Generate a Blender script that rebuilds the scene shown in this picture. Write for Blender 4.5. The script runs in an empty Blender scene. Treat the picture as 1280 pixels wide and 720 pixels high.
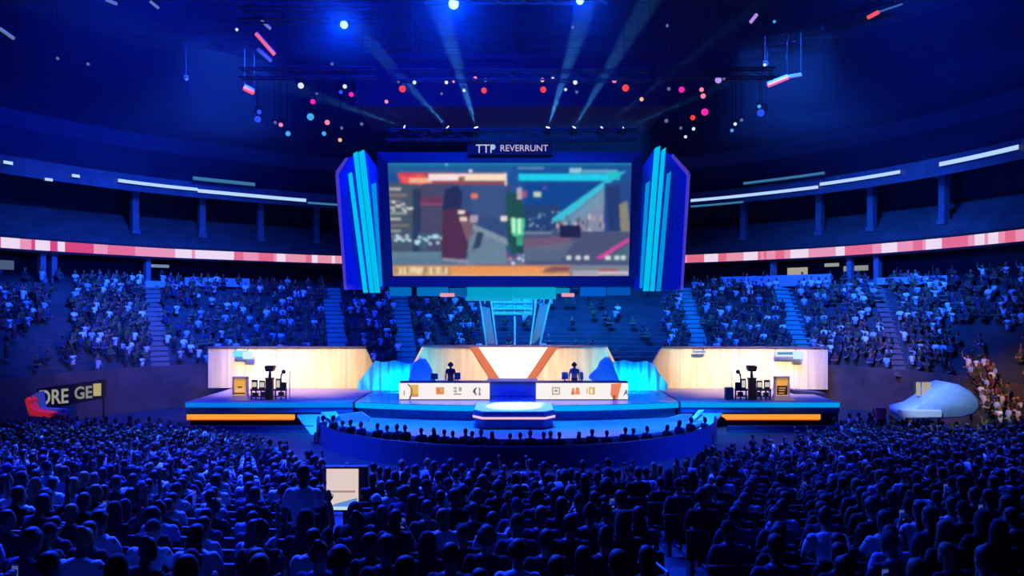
import bpy, bmesh, math, random
import numpy as np
from mathutils import Vector, Matrix

random.seed(7)
rng = np.random.default_rng(7)
SC = bpy.context.scene
COL = SC.collection
PI = math.pi
F = 1000.0      # focal length in pixels of a 1280 wide frame
CX, CY, CZ = 646.0, 380.0, 7.2

def at(px, py, d):
    """the point of the hall seen at that spot of the photograph, d metres away"""
    return Vector(((px - CX) / F * d, d, CZ - (py - CY) / F * d))

# ------------------------------------------------------------------ camera, world, exposure
cam = bpy.data.cameras.new('camera')
cam.sensor_width = 36.0
cam.lens = 36.0 * F / 1280.0
cam.shift_x = -(CX - 640.0) / 1280.0
cam.shift_y = (CY - 360.0) / 1280.0
cam.clip_start, cam.clip_end = 0.1, 400
camo = bpy.data.objects.new('camera', cam); COL.objects.link(camo)
camo.location = (0, 0, CZ); camo.rotation_euler = (PI / 2, 0, 0)
SC.camera = camo
SC.view_settings.view_transform = 'Standard'
SC.view_settings.look = 'None'
SC.view_settings.gamma = 1.0
SC.view_settings.use_curve_mapping = False
SC.view_settings.exposure = 0.0
SC.cycles.use_denoising = True
SC.cycles.max_bounces = 5
SC.cycles.diffuse_bounces = 2
SC.cycles.glossy_bounces = 2
SC.cycles.transmission_bounces = 3
SC.cycles.transparent_max_bounces = 6
SC.cycles.volume_bounces = 0
SC.cycles.sample_clamp_indirect = 4.0
w = bpy.data.worlds.new('hall_air'); SC.world = w; w.use_nodes = True
bg = w.node_tree.nodes['Background']
bg.inputs[0].default_value = (0.0, 0.012, 0.25, 1); bg.inputs[1].default_value = 0.08

# ------------------------------------------------------------------ lights
def aim(o, target):
    o.rotation_euler = (Vector(target) - o.location).to_track_quat('-Z', 'Y').to_euler()

def spot(name, loc, target, energy, color, angle, blend=0.5, radius=0.15):
    l = bpy.data.lights.new(name, 'SPOT'); l.energy = energy; l.color = color
    l.spot_size = math.radians(angle); l.spot_blend = blend; l.shadow_soft_size = radius
    o = bpy.data.objects.new(name, l); COL.objects.link(o); o.location = loc; aim(o, target)
    return o

def area(name, loc, target, energy, color, sx, sy, spread=80):
    l = bpy.data.lights.new(name, 'AREA'); l.energy = energy; l.color = color
    l.shape = 'RECTANGLE'; l.size = sx; l.size_y = sy; l.spread = math.radians(spread)
    o = bpy.data.objects.new(name, l); COL.objects.link(o); o.location = loc; aim(o, target)
    return o

BLUE = (0.015, 0.09, 1.0); DEEP = (0.01, 0.035, 1.0); CYAN = (0.02, 0.5, 1.0); WARM = (1.0, 0.74, 0.50)
# blue wash over the audience
area('audience_wash_left', (-12, 26, 22), (-9, 17, 2), 10000, DEEP, 6, 4, 70)
area('audience_wash_right', (14, 28, 22), (12, 22, 2), 3200, DEEP, 6, 4, 70)
area('audience_wash_far_left', (-18, 36, 17), (-13, 33, 1), 3200, (0.02, 0.09, 1.0), 5, 3, 70)
area('audience_wash_far_right', (18, 36, 17), (13, 33, 1), 2400, (0.02, 0.09, 1.0), 5, 3, 70)
# blue wash on the stands behind
area('stands_wash_left', (-16, 46, 22), (-27, 61, 6), 5200, (0.012, 0.09, 1.0), 5, 4)
area('stands_wash_right', (15, 46, 22), (24, 59, 6), 5200, (0.012, 0.11, 1.0), 5, 4)
area('stands_wash_centre', (3, 57, 20), (4, 66, 6), 4600, (0.005, 0.16, 1.0), 12, 3)
# added deep blue fill for the roof haze, suite walls and screen bezel
area('roof_glow_centre', (-6, 40, 37), (-6, 44, 20), 12000, (0.0, 0.01, 1.0), 14, 6, 100)
area('roof_glow_left', (-30, 60, 37), (-26, 60, 20), 6000, (0.0, 0.02, 1.0), 12, 12, 110)
area('roof_glow_right', (32, 62, 37), (28, 60, 20), 3600, (0.0, 0.03, 1.0), 12, 12, 110)
area('suite_fill_left', (-17, 46, 12.5), (-36, 60, 14.2), 900, (0.0, 0.05, 1.0), 8, 2, 120)  # added lamps, keep the suite walls from going black
area('suite_fill_right', (16, 44, 12.5), (33, 58, 14.2), 900, (0.0, 0.06, 1.0), 8, 2, 120)
area('screen_front_blue', (0, 38, 22), (0, 50, 13.5), 520, (0.0, 0.10, 1.0), 12, 2, 60)
# stage: warm front light on the pale walls
area('stage_wash_left', (-15.2, 46.5, 11), (-15.2, 54.6, 2.2), 380, WARM, 9, .4, 34)
area('stage_wash_right', (15.2, 46.5, 11), (15.2, 54.6, 2.2), 380, WARM, 9, .4, 34)
area('stage_wash_centre', (0, 46, 11), (0, 53.6, 2.6), 250, WARM, 9, .4, 34)
for s in (-1, 1): spot('sign_key', (s * 13, 36, 9), (s * 15.6, 47.8, 2.6), 2200, WARM, 18, .7)
for s in (-1, 1): area('deck_warm', (s * 15.5, 49, 9), (s * 15.2, 51.5, 1.45), 170, (1.0, .7, .5), 8, 2, 40)  # added to warm the tone of the side decks
# blue light on the stage floor and apron
area('stage_floor_blue', (0, 44, 15.5), (0, 44, 1), 1900, (0.003, 0.13, 1.0), 16, 3, 36)
for s in (-1, 1): spot('pit_blue', (s * 9, 34, 16), (s * 11, 38.5, 0), 15000, (0.0, 0.06, 1.0), 50, 0.8)
spot('centre_pool', (0, 40, 17), (0.1, 45.7, 1.4), 90000, (0.45, 0.85, 1.0), 11, 0.9)
for s in (-1, 1): spot('pod_key', (s * 5, 38, 9), (s * 5.9, 50.2, 3), 2600, (0.0, 0.42, 1.0), 10, 0.6)  # added spots that brighten the blue pods
for s in (-1, 1):
    area('gap_cyan', (s * 7.6, 51.2, 1.7), (s * 7.3, 54.5, 2.5), 300, (0.0, 0.5, 1.0), 2.0, 0.3, 120)
    area('gap_blue', (s * 7.2, 54.5, 1.7), (s * 7.2, 57.5, 3.2), 150, (0.0, 0.1, 1.0), 4.0, 0.3, 140)
    area('ramp_cyan', (s * 12, 42, 12), (s * 10.5, 45, 1), 260, (0.02, 0.3, 1.0), 3, 2, 40)
area('screen_foot_cyan', (0, 52.5, 8.0), (-0.2, 56, 6.3), 160, (0.0, 0.6, 1.0), 7, 0.4)
# warm pool on the far right stand and dim warm light on the bowl front
spot('stand_warm_right', (17, 34, 12), (25.2, 42.5, 2.6), 7000, (1.0, 0.55, 0.28), 30, 0.8)
spot('front_warm_left', (-12, 38, 9), (-25, 52, 2.2), 2600, (1.0, 0.6, 0.45), 40, 0.9)
spot('front_warm_right', (14, 40, 9), (23.5, 54, 2.2), 3000, (1.0, 0.66, 0.45), 36, 0.9)
spot('booth_fill', (15, 32, 8), (20.2, 38.5, 2.6), 3600, (0.5, 0.72, 1.0), 26, 0.6)  # added spot that lifts the dark booth
spot('banner_fill', (-22, 36, 8), (-25.5, 42.5, 2), 2600, (1.0, 0.75, 0.75), 14, 0.5)  # added spot that lifts the red foam piece

# ------------------------------------------------------------------ materials
MATS = {}
def mat(name, col, rough=0.7, emit=None, strength=1.0, metal=0.0, vary=0.0, scale=4.0, bump=0.0):
    if name in MATS: return MATS[name]
    m = bpy.data.materials.new(name); m.use_nodes = True
    nt = m.node_tree; b = nt.nodes['Principled BSDF']
    b.inputs['Base Color'].default_value = (*col, 1)
    b.inputs['Roughness'].default_value = rough
    b.inputs['Metallic'].default_value = metal
    if vary > 0 or bump > 0:
        tc = nt.nodes.new('ShaderNodeTexCoord'); nz = nt.nodes.new('ShaderNodeTexNoise')
        nz.inputs['Scale'].default_value = scale; nz.inputs['Detail'].default_value = 3
        nt.links.new(tc.outputs['Object'], nz.inputs['Vector'])
        if vary > 0:
            r = nt.nodes.new('ShaderNodeValToRGB')
            r.color_ramp.elements[0].position = 0.3; r.color_ramp.elements[1].position = 0.7
            r.color_ramp.elements[0].color = (*[c * (1 - vary) for c in col], 1)
            r.color_ramp.elements[1].color = (*[min(1, c * (1 + vary)) for c in col], 1)
            nt.links.new(nz.outputs['Fac'], r.inputs['Fac']); nt.links.new(r.outputs['Color'], b.inputs['Base Color'])
        if bump > 0:
            bp = nt.nodes.new('ShaderNodeBump'); bp.inputs['Strength'].default_value = bump
            nt.links.new(nz.outputs['Fac'], bp.inputs['Height']); nt.links.new(bp.outputs['Normal'], b.inputs['Normal'])
    if emit:
        b.inputs['Emission Color'].default_value = (*emit, 1)
        b.inputs['Emission Strength'].default_value = strength
    MATS[name] = m
    return m

def led(name, col, strength=1.0):
    return mat(name, (0.02, 0.02, 0.02), 0.4, emit=col, strength=strength)

M_BLACK = mat('matt_black', (0.006, 0.006, 0.008), 0.6, vary=0.3)
M_TRUSS = mat('dark_truss_metal', (0.05, 0.05, 0.06), 0.5, metal=0.6, vary=0.2)
M_CONC = mat('dark_concrete', (0.05, 0.05, 0.055), 0.85, vary=0.3, scale=0.6, bump=0.1)
M_BROWN = mat('brown_bowl_front', (0.10, 0.06, 0.05), 0.8, vary=0.3, scale=0.8)
M_SEAT = mat('black_bench_plastic', (0.012, 0.012, 0.016), 0.6, vary=0.2)
M_FLOORGREY = mat('hall_floor_covering', (0.035, 0.035, 0.045), 0.55, vary=0.25, scale=0.7)
M_STAGEBLUE = mat('glossy_stage_floor', (0.18, 0.2, 0.3), 0.22, vary=0.15, scale=0.5)
M_RISER = mat('blue_riser_face', (0.06, 0.09, 0.22), 0.4, vary=0.2)
M_TAUPE = mat('taupe_deck_carpet', (0.30, 0.24, 0.22), 0.8, vary=0.1, scale=1.5)

M_BFRONT = mat('blue_front_middle', (0.05, 0.12, 0.5), 0.8, vary=0.2, scale=0.8)  # plain blue for the middle of the bowl front
def wood_wall():
    m = bpy.data.materials.new('pale_curtain_wall'); m.use_nodes = True
    nt = m.node_tree; b = nt.nodes['Principled BSDF']; b.inputs['Roughness'].default_value = 0.85
    tc = nt.nodes.new('ShaderNodeTexCoord'); mp = nt.nodes.new('ShaderNodeMapping'); mp.inputs['Scale'].default_value = (1.6, 0.2, 0.12)
    nz = nt.nodes.new('ShaderNodeTexNoise'); nz.inputs['Scale'].default_value = 1.6; nz.inputs['Detail'].default_value = 4
    r = nt.nodes.new('ShaderNodeValToRGB')
    r.color_ramp.elements[0].position = 0.32; r.color_ramp.elements[1].position = 0.62
    r.color_ramp.elements[0].color = (0.66, 0.50, 0.27, 1); r.color_ramp.elements[1].color = (0.82, 0.68, 0.40, 1)
    nt.links.new(tc.outputs['Object'], mp.inputs['Vector']); nt.links.new(mp.outputs['Vector'], nz.inputs['Vector'])
    nt.links.new(nz.outputs['Fac'], r.inputs['Fac']); nt.links.new(r.outputs['Color'], b.inputs['Base Color'])
    MATS['pale_curtain_wall'] = m
    return m
M_WALL = wood_wall()

# ------------------------------------------------------------------ mesh helpers
class MB:
    def __init__(self): self.v = []; self.f = []; self.mi = []
    def add(self, vs, fs, mi=0):
        n = len(self.v); self.v += [tuple(p) for p in vs]
        self.f += [tuple(i + n for i in f) for f in fs]; self.mi += [mi] * len(fs)
        return self
    def box(self, lo, hi, mi=0):
        x0, y0, z0 = lo; x1, y1, z1 = hi
        return self.add([(x0, y0, z0), (x1, y0, z0), (x1, y1, z0), (x0, y1, z0), (x0, y0, z1), (x1, y0, z1), (x1, y1, z1), (x0, y1, z1)],
                        [(0, 3, 2, 1), (4, 5, 6, 7), (0, 1, 5, 4), (1, 2, 6, 5), (2, 3, 7, 6), (3, 0, 4, 7)], mi)
    def prism(self, pts, off, mi=0):
        """closed outline pts (3-D) extruded by the vector off"""
        n = len(pts); off = Vector(off)
        vs = [Vector(p) for p in pts] + [Vector(p) + off for p in pts]
        fs = [tuple(range(n)), tuple(range(2 * n - 1, n - 1, -1))] + [(i, i + n, (i + 1) % n + n, (i + 1) % n) for i in range(n)]
        return self.add(vs, fs, mi)
    def tube(self, a, b, r, seg=8, r2=None, mi=0):
        a, b = Vector(a), Vector(b); r2 = r if r2 is None else r2
        z = (b - a).normalized(); x = z.orthogonal().normalized(); y = z.cross(x)
        vs = [a + (x * math.cos(2 * PI * k / seg) + y * math.sin(2 * PI * k / seg)) * r for k in range(seg)]
        vs += [b + (x * math.cos(2 * PI * k / seg) + y * math.sin(2 * PI * k / seg)) * r2 for k in range(seg)]
        fs = [(k, (k + 1) % seg, (k + 1) % seg + seg, k + seg) for k in range(seg)] + [tuple(range(seg - 1, -1, -1)), tuple(range(seg, 2 * seg))]
        return self.add(vs, fs, mi)
    def path(self, pts, r, seg=6, mi=0):
        for a, b in zip(pts, pts[1:]): self.tube(a, b, r, seg, mi=mi)
        return self
    def loft(self, secs, seg=10, mi=0):
        """secs: (centre, rx, ry, axis x, axis y) rings joined, both ends closed with rounded caps"""
        rings = []
        for c, rx, ry, ax, ay in secs:
            c = Vector(c); rings.append([c + Vector(ax) * (rx * math.cos(2 * PI * k / seg)) + Vector(ay) * (ry * math.sin(2 * PI * k / seg)) for k in range(seg)])
        vs = [p for r in rings for p in r]; fs = []
        for j in range(len(rings) - 1):
            for k in range(seg):
                fs.append((j * seg + k, j * seg + (k + 1) % seg, (j + 1) * seg + (k + 1) % seg, (j + 1) * seg + k))
        fs += [tuple(range(seg - 1, -1, -1)), tuple(range((len(rings) - 1) * seg, len(rings) * seg))]
        return self.add(vs, fs, mi)
    def ball(self, c, r, seg=10, rings=6, mi=0):
        rx, ry, rz = (r, r, r) if not hasattr(r, '__len__') else r
        vs = [(c[0], c[1], c[2] - rz)]
        for j in range(1, rings):
            a = -PI / 2 + PI * j / rings
            for k in range(seg):
                t = 2 * PI * k / seg
                vs.append((c[0] + rx * math.cos(a) * math.cos(t), c[1] + ry * math.cos(a) * math.sin(t), c[2] + rz * math.sin(a)))
        vs.append((c[0], c[1], c[2] + rz)); fs = []
        for k in range(seg): fs.append((0, 1 + (k + 1) % seg, 1 + k))
        for j in range(rings - 2):
            for k in range(seg):
                a = 1 + j * seg + k; b = 1 + j * seg + (k + 1) % seg
                fs.append((a, b, b + seg, a + seg))
        t = len(vs) - 1; o = 1 + (rings - 2) * seg
        for k in range(seg): fs.append((o + k, o + (k + 1) % seg, t))
        return self.add(vs, fs, mi)
    def mesh(self, name, mats, smooth=False):
        me = bpy.data.meshes.new(name); me.from_pydata(self.v, [], self.f)
        for m in (mats if isinstance(mats, (list, tuple)) else [mats]): me.materials.append(m)
        me.polygons.foreach_set('material_index', self.mi)
        if smooth: me.polygons.foreach_set('use_smooth', [True] * len(me.polygons))
        me.update()
        return me
    def obj(self, name, mats, parent=None, smooth=False, bevel=0.0):
        o = bpy.data.objects.new(name, self.mesh(name, mats, smooth)); COL.objects.link(o)
        if parent is not None:
            o.parent = parent
            o.matrix_parent_inverse = Matrix.Translation(parent.location).inverted() if parent.rotation_euler.z == 0 else parent.matrix_basis.inverted()
        if bevel > 0:
            md = o.modifiers.new('edge', 'BEVEL'); md.width = bevel; md.segments = 2; md.limit_method = 'ANGLE'
        return o

def empty(name, loc, label, cat, group=None):
    o = bpy.data.objects.new(name, None); COL.objects.link(o); o.location = loc; o.empty_display_size = 0.3
    return tag(o, label, cat, group)
def tag(o, label, cat, group=None, kind=None):
    o['label'] = label; o['category'] = cat
    if group: o['group'] = group
    if kind: o['kind'] = kind
    return o
def struct(o):
    o['kind'] = 'structure'; return o
def text(name, s, loc, size, m, parent, rotx=PI / 2, ext=0.01, wide=1.0, offset=0.0):
    c = bpy.data.curves.new(name, 'FONT'); c.body = s; c.size = size; c.extrude = ext; c.offset = offset; c.align_x = 'CENTER'; c.align_y = 'CENTER'
    c.materials.append(m)
    o = bpy.data.objects.new(name, c); COL.objects.link(o); o.parent = parent
    me = bpy.data.meshes.new_from_object(o.evaluated_get(bpy.context.evaluated_depsgraph_get())); me.name = name
    bpy.data.objects.remove(o); bpy.data.curves.remove(c)
    o = bpy.data.objects.new(name, me); COL.objects.link(o); o.parent = parent
    o.location = Vector(loc) - parent.location; o.rotation_euler = (rotx, 0, 0); o.scale = (wide, 1, 1)
    return o

_ONES = ['zeroth', 'first', 'second', 'third', 'fourth', 'fifth', 'sixth', 'seventh', 'eighth', 'ninth', 'tenth', 'eleventh', 'twelfth', 'thirteenth',
         'fourteenth', 'fifteenth', 'sixteenth', 'seventeenth', 'eighteenth', 'nineteenth']
def ordinal(n):
    if n < 20: return _ONES[n]
    t = {2: 'twenty', 3: 'thirty', 4: 'forty'}[n // 10]
    return (t[:-1] + 'ieth') if n % 10 == 0 else t + '-' + _ONES[n % 10]

def catmull(pts, n=12):
    P = [np.array(p, float) for p in pts]; P = [2 * P[0] - P[1]] + P + [2 * P[-1] - P[-2]]
    out = []
    for i in range(1, len(P) - 2):
        for k in range(n):
            t = k / n
            out.append(0.5 * ((2 * P[i]) + (P[i + 1] - P[i - 1]) * t + (2 * P[i - 1] - 5 * P[i] + 4 * P[i + 1] - P[i + 2]) * t * t + (3 * P[i] - P[i - 1] - 3 * P[i + 1] + P[i + 2]) * t ** 3))
    out.append(P[-2]); return np.array(out)
def resample(c, n):
    s = np.concatenate([[0], np.cumsum(np.linalg.norm(np.diff(c, axis=0), axis=1))]); t = np.linspace(0, s[-1], n)
    return np.stack([np.interp(t, s, c[:, i]) for i in range(c.shape[1])], 1)

# ------------------------------------------------------------------ the bowl of the hall
NS = 181
RIB = resample(catmull([(-37, 26), (-36.6, 42), (-34.2, 53), (-29.4, 62), (-24.2, 67.5), (-16.4, 73.6), (-8, 76.6), (0, 77.5), (8, 76.2), (15.3, 72.3), (21, 67), (25.2, 61.5), (28.4, 54.5), (30.2, 46.5), (31, 36), (31, 24)]), NS)
INN = resample(catmull([(-30, 26), (-29.4, 42), (-27.6, 50), (-22.8, 56.3), (-14, 58.4), (0, 59.0), (12, 58.4), (20, 57.0), (24.6, 52.5), (26.6, 44), (27, 24)]), NS)
CEN = np.array([-1.0, 36.0])
def ring(s):
    """the plan of the ribbon board, s times as large"""
    return CEN + (RIB - CEN) * s
def strip(mb, a, za, b, zb, mi=0):
    for i in range(len(a) - 1):
        mb.add([(a[i][0], a[i][1], za), (a[i + 1][0], a[i + 1][1], za), (b[i + 1][0], b[i + 1][1], zb), (b[i][0], b[i][1], zb)], [(0, 1, 2, 3)], mi)

# raked audience floor, one tread per row
ROW0, PITCH, NROW = 4.3, 0.9, 41
def row_y(k): return ROW0 + PITCH * k
def row_z(k): return max(0.0, (35.0 - row_y(k)) * 0.13)
def curve_y(y0, x): return y0 + 0.010 * x * x
mb = MB(); XS = np.linspace(-34, 34, 35)
for k in range(NROW):
    y0 = row_y(k) - 0.45; z = row_z(k); zn = row_z(k + 1) if k + 1 < NROW else 0.0
    for a, b in zip(XS, XS[1:]):
        p = [(a, curve_y(y0, a)), (b, curve_y(y0, b)), (b, curve_y(y0 + PITCH, b)), (a, curve_y(y0 + PITCH, a))]
        mb.add([(*q, z) for q in p], [(0, 1, 2, 3)])
        mb.add([(*p[2], z), (*p[3], z), (*p[3], zn), (*p[2], zn)], [(0, 1, 2, 3)])
mb.add([(-60, -6, row_z(0)), (60, -6, row_z(0)), (60, 3.8, row_z(0)), (-60, 3.8, row_z(0))], [(0, 1, 2, 3)])
o = struct(mb.obj('floor', M_FLOORGREY))
mb = MB(); mb.add([(-60, 3.8, -0.004), (60, 3.8, -0.004), (60, 84, -0.004), (-60, 84, -0.004)], [(0, 1, 2, 3)])
struct(mb.obj('floor_hall', M_FLOORGREY))

# lower bowl: stepped tiers from the inner curve up to the ribbon board
NT = 18; ZL0, ZL1 = 2.5, 8.7
def tier(t): return INN + (RIB - INN) * t * 0.97
mb = MB()
for i in range(NS - 1): strip(mb, INN[i:i + 2], 0.0, INN[i:i + 2], ZL0, 2 if abs(INN[i][0]) < 14 else 1)
for k in range(NT):
    a, b = tier(k / NT), tier((k + 1) / NT); z = ZL0 + (ZL1 - ZL0) * k / NT; zn = ZL0 + (ZL1 - ZL0) * (k + 1) / NT
    strip(mb, a, z, b, z, 0); strip(mb, b, z, b, zn, 0)
struct(mb.obj('floor_lower_bowl', [M_CONC, M_BROWN, M_BFRONT]))
# front parapet of the bowl
mb = MB(); pi_, po = CEN + (INN - CEN) * 0.995, INN
for i in range(NS - 1):
    a, b = pi_[i:i + 2], po[i:i + 2]; q = 1 if abs(INN[i][0]) < 14 else 0
    strip(mb, a, 0, a, ZL0 + 0.45, q); strip(mb, b, ZL0, b, ZL0 + 0.45, q); strip(mb, a, ZL0 + 0.45, b, ZL0 + 0.45, q)
struct(mb.obj('trim_bowl_parapet', [M_BROWN, M_BFRONT]))

# concourse wall under the ribbon board, club level above, suites, upper deck
mb = MB()
M_BACKW = mat('concourse_wall_paint', (0.02, 0.022, 0.035), 0.8, vary=0.3, scale=0.5)
strip(mb, ring(1.06), 8.0, ring(1.06), 11.0, 0)
struct(mb.obj('wall_concourse', M_BACKW))
mb = MB(); strip(mb, RIB * 1.0, 8.65, ring(1.06), 8.65)
struct(mb.obj('floor_concourse', M_CONC))
mb = MB(); strip(mb, ring(0.995), 11.45, ring(1.02), 11.5); 
strip(mb, ring(0.995), 10.95, ring(1.06), 10.95)
for k in range(8):
    a, b = ring(1.02 + 0.02 * k), ring(1.04 + 0.02 * k); z = 11.5 + 0.45 * k
    strip(mb, a, z, b, z); strip(mb, b, z, b, z + 0.45)
struct(mb.obj('floor_club_level', M_CONC))
mb = MB(); strip(mb, ring(1.18), 14.5, ring(1.18), 18.0)
struct(mb.obj('wall_suites', M_BACKW))
mb = MB()
M_FASC = mat('upper_deck_fascia_paint', (0.10, 0.11, 0.16), 0.6, vary=0.2, scale=0.8)
strip(mb, ring(1.05), 16.2, ring(1.05), 17.5); strip(mb, ring(1.05), 16.2, ring(1.18), 17.6); strip(mb, ring(1.05), 17.5, ring(1.12), 17.5)
struct(mb.obj('trim_suite_fascia', M_FASC))
mb = MB(); strip(mb, ring(1.12), 17.5, ring(1.15), 20.4)
struct(mb.obj('wall_upper_soffit', M_BACKW))
mb = MB(); strip(mb, ring(1.15), 20.4, ring(1.15), 21.7); strip(mb, ring(1.15), 21.7, ring(1.17), 21.7)
M_FASC2 = mat('upper_rail_fascia_paint', (0.03, 0.06, 0.12), 0.6, vary=0.25, scale=0.3)
struct(mb.obj('trim_upper_fascia', M_FASC2))
mb = MB()
for k in range(20):
    a, b = ring(1.17 + 0.028 * k), ring(1.198 + 0.028 * k); z = 21.3 + 0.8 * k
    strip(mb, a, z, b, z); strip(mb, b, z, b, z + 0.8)
struct(mb.obj('floor_upper_bowl', mat('upper_bowl_dark_seats', (.02, .022, .03), .9, vary=.4, scale=.5)))
# roof deck
M_ROOF = mat('roof_deck_metal', (0.14, 0.15, 0.2), 0.6, vary=0.35, scale=0.12, bump=0.2)
mb = MB()
for i in range(24):
    y0 = -10 + i * 5.4
    mb.box((-70, y0, 38.0), (70, y0 + 5.1, 38.3)); mb.box((-70, y0 + 5.1, 38.2), (70, y0 + 5.4, 38.3))
struct(mb.obj('ceiling', M_ROOF))
# closing walls behind and beside the camera
mb = MB(); mb.box((-75, -11, 0), (75, -10.5, 38)); struct(mb.obj('wall_rear', M_BACKW))
mb = MB(); mb.box((-75.5, -11, 0), (-75, 125, 38)); struct(mb.obj('wall_left', M_BACKW))
mb = MB(); mb.box((75, -11, 0), (75.5, 125, 38)); struct(mb.obj('wall_right', M_BACKW))
mb = MB(); mb.box((-75, 124, 0), (75, 124.5, 38)); struct(mb.obj('wall_back', M_BACKW))

# a point on the plan curve seen at pixel column px, for height z
def on_ring(px, s=1.0, shift=0.0):
    R = ring(s); X = CX + R[:, 0] / np.maximum(R[:, 1], 1) * F
    i = None
    for k in range(len(R) - 1):
        if R[k][1] > 20 and X[k] <= px < X[k + 1]: i = k; break
    t = (px - X[i]) / (X[i + 1] - X[i]); p = R[i] * (1 - t) + R[i + 1] * t
    tg = R[i + 1] - R[i]; tg = tg / np.linalg.norm(tg)
    return p, tg, i + t

# ribbon board: one long curved display with red, pink and white cells
def ribbon():
    inn, out = ring(0.988), ring(0.995)
    root = empty('ribbon_board', (0, float(inn[NS // 2][1]), 10.9), 'long curved ribbon display of red and white blocks around the balcony front', 'display')
    mb = MB(); N = 520
    a = resample(inn, N); b = resample(out, N)
    strip(mb, b, 10.75, b, 11.75); strip(mb, a, 10.75, b, 10.75); strip(mb, a, 11.75, b, 11.75)
    strip(mb, a, 10.75, a, 10.9); strip(mb, a, 11.6, a, 11.75)
    mb.obj('housing', M_BLACK, root)
    mats = [led('ribbon_red', (0.78, 0.06, 0.12), 0.85), led('ribbon_pink', (0.88, 0.32, 0.44), 0.9), led('ribbon_white', (0.88, 0.72, 0.85), 0.95), led('ribbon_coral', (0.84, 0.16, 0.24), 0.88)]
    mb = MB(); i = 0
    while i < N - 1:
        n = random.choice([1, 2, 3, 3, 4, 5]); px = CX + a[i][0] / max(a[i][1], 1) * F
        if px > 640: n = random.choice([1, 2, 3]); c = 2 if (i // 5) % 3 == 0 and random.random() < .75 else random.choice([1, 3, 3])
        elif px < 120: c = random.choice([0, 2, 0, 2, 1])
        else: c = random.choice([1, 2, 3, 1, 1, 2])
        for k in range(i, min(i + n, N - 1)):
            mb.add([(a[k][0], a[k][1], 10.9), (a[k + 1][0], a[k + 1][1], 10.9), (a[k + 1][0], a[k + 1][1], 11.6), (a[k][0], a[k][1], 11.6)], [(0, 1, 2, 3)], c)
        i += n
    mb.obj('display_face', mats, root)
ribbon()

# light bars along the suite fascia, each between two picture columns
M_BAR = led('fascia_light_white', (0.42, 0.62, 1.0), 1.1); M_BARDIM = led('fascia_light_dim', (0.06, 0.28, 0.55), 0.6)
M_HOUS = mat('grey_housing', (0.08, 0.09, 0.12), 0.5)
def fascia_bar(p0, p1, s, z, h, m, label):
    (_, _, i0), (_, _, i1) = on_ring(p0, s), on_ring(p1, s)
    R = ring(s - 0.006); n = max(3, int(i1 - i0) * 2); pts = []
    for t in np.linspace(i0, i1, n):
        i = int(t); f = t - i; pts.append(R[i] * (1 - f) + R[min(i + 1, NS - 1)] * f)
    pts = np.array(pts); outr = CEN + (pts - CEN) * (1 + 0.005)
    mid = pts[len(pts) // 2]
    root = empty('light_bar', (float(mid[0]), float(mid[1]), z), label, 'light', 'light bars along the suite fascia')
    mb = MB(); strip(mb, outr, z - h / 2 - 0.05, outr, z + h / 2 + 0.05); strip(mb, pts, z + h / 2, outr, z + h / 2 + .05); strip(mb, pts, z - h / 2, outr, z - h / 2 - .05); mb.obj('housing', M_HOUS, root)
    mb = MB(); strip(mb, pts, z - h / 2, pts, z + h / 2); mb.obj('diffuser', m, root)
for a in [(2, 14, 1.05, 16.95, .22, M_BAR, 'short white light bar at the left end of the suite fascia'),
          (54, 64, 1.05, 16.2, .2, M_BAR, 'small white light bar second from the left on the suite fascia'),
          (88, 98, 1.05, 16.75, .22, M_BAR, 'small white light bar third from the left on the suite fascia'),
          (146, 246, 1.05, 16.85, .26, M_BAR, 'long white light bar left of the screen, its outer half'),
          (246, 382, 1.05, 16.75, .30, M_BAR, 'long bright light bar left of the screen, its inner half'),
          (384, 422, 1.05, 16.55, .2, M_BARDIM, 'dim blue light bar ending behind the left screen wing'),
          (240, 318, 1.03, 17.65, .28, M_BARDIM, 'pale teal light bar raised above the left long bar'),
          (864, 1024, 1.05, 16.75, .26, M_BAR, 'long white light bar directly right of the right screen wing'),
          (1026, 1127, 1.05, 16.95, .26, M_BAR, 'white light bar right of centre, middle of three on that side'),
          (1176, 1276, 1.05, 16.95, .3, M_BAR, 'white light bar rising to the right end of the suite fascia'),
          (864, 930, 1.05, 16.2, .18, M_BARDIM, 'dim blue light bar under the right inner bar'),
          (930, 1032, 1.03, 17.7, .2, M_BARDIM, 'teal light bar raised above the right long bar')]:
    fascia_bar(*a)

# columns between club level and suite fascia, and pairs under the ribbon board
def pillar(px, s, z0, z1, w, m):
    p, tg, _ = on_ring(px, s); nrm = np.array([-tg[1], tg[0]])
    mb = MB(); q = [p + tg * w + nrm * w, p + tg * w - nrm * w, p - tg * w - nrm * w, p - tg * w + nrm * w]
    mb.prism([(*c, z0) for c in q], (0, 0, z1 - z0))
    q2 = [p + (c - p) * 1.35 for c in q]
    mb.prism([(*c, z0) for c in q2], (0, 0, 0.35)); mb.prism([(*c, z1 - 0.3) for c in q2], (0, 0, 0.3))
    return struct(mb.obj('column', m))
M_PIL = mat('painted_steel_column', (0.12, 0.13, 0.18), 0.5, vary=0.2)
for px in (52, 66, 184, 1063, 1097, 1092 - 125): pillar(px, 1.004, 8.66, 10.95, 0.2, M_PIL)
for px in (168, 252, 325, 395, 930, 1025, 1090, 1180): pillar(px, 1.1, 12.95, 16.6, 0.26, M_PIL)

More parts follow.
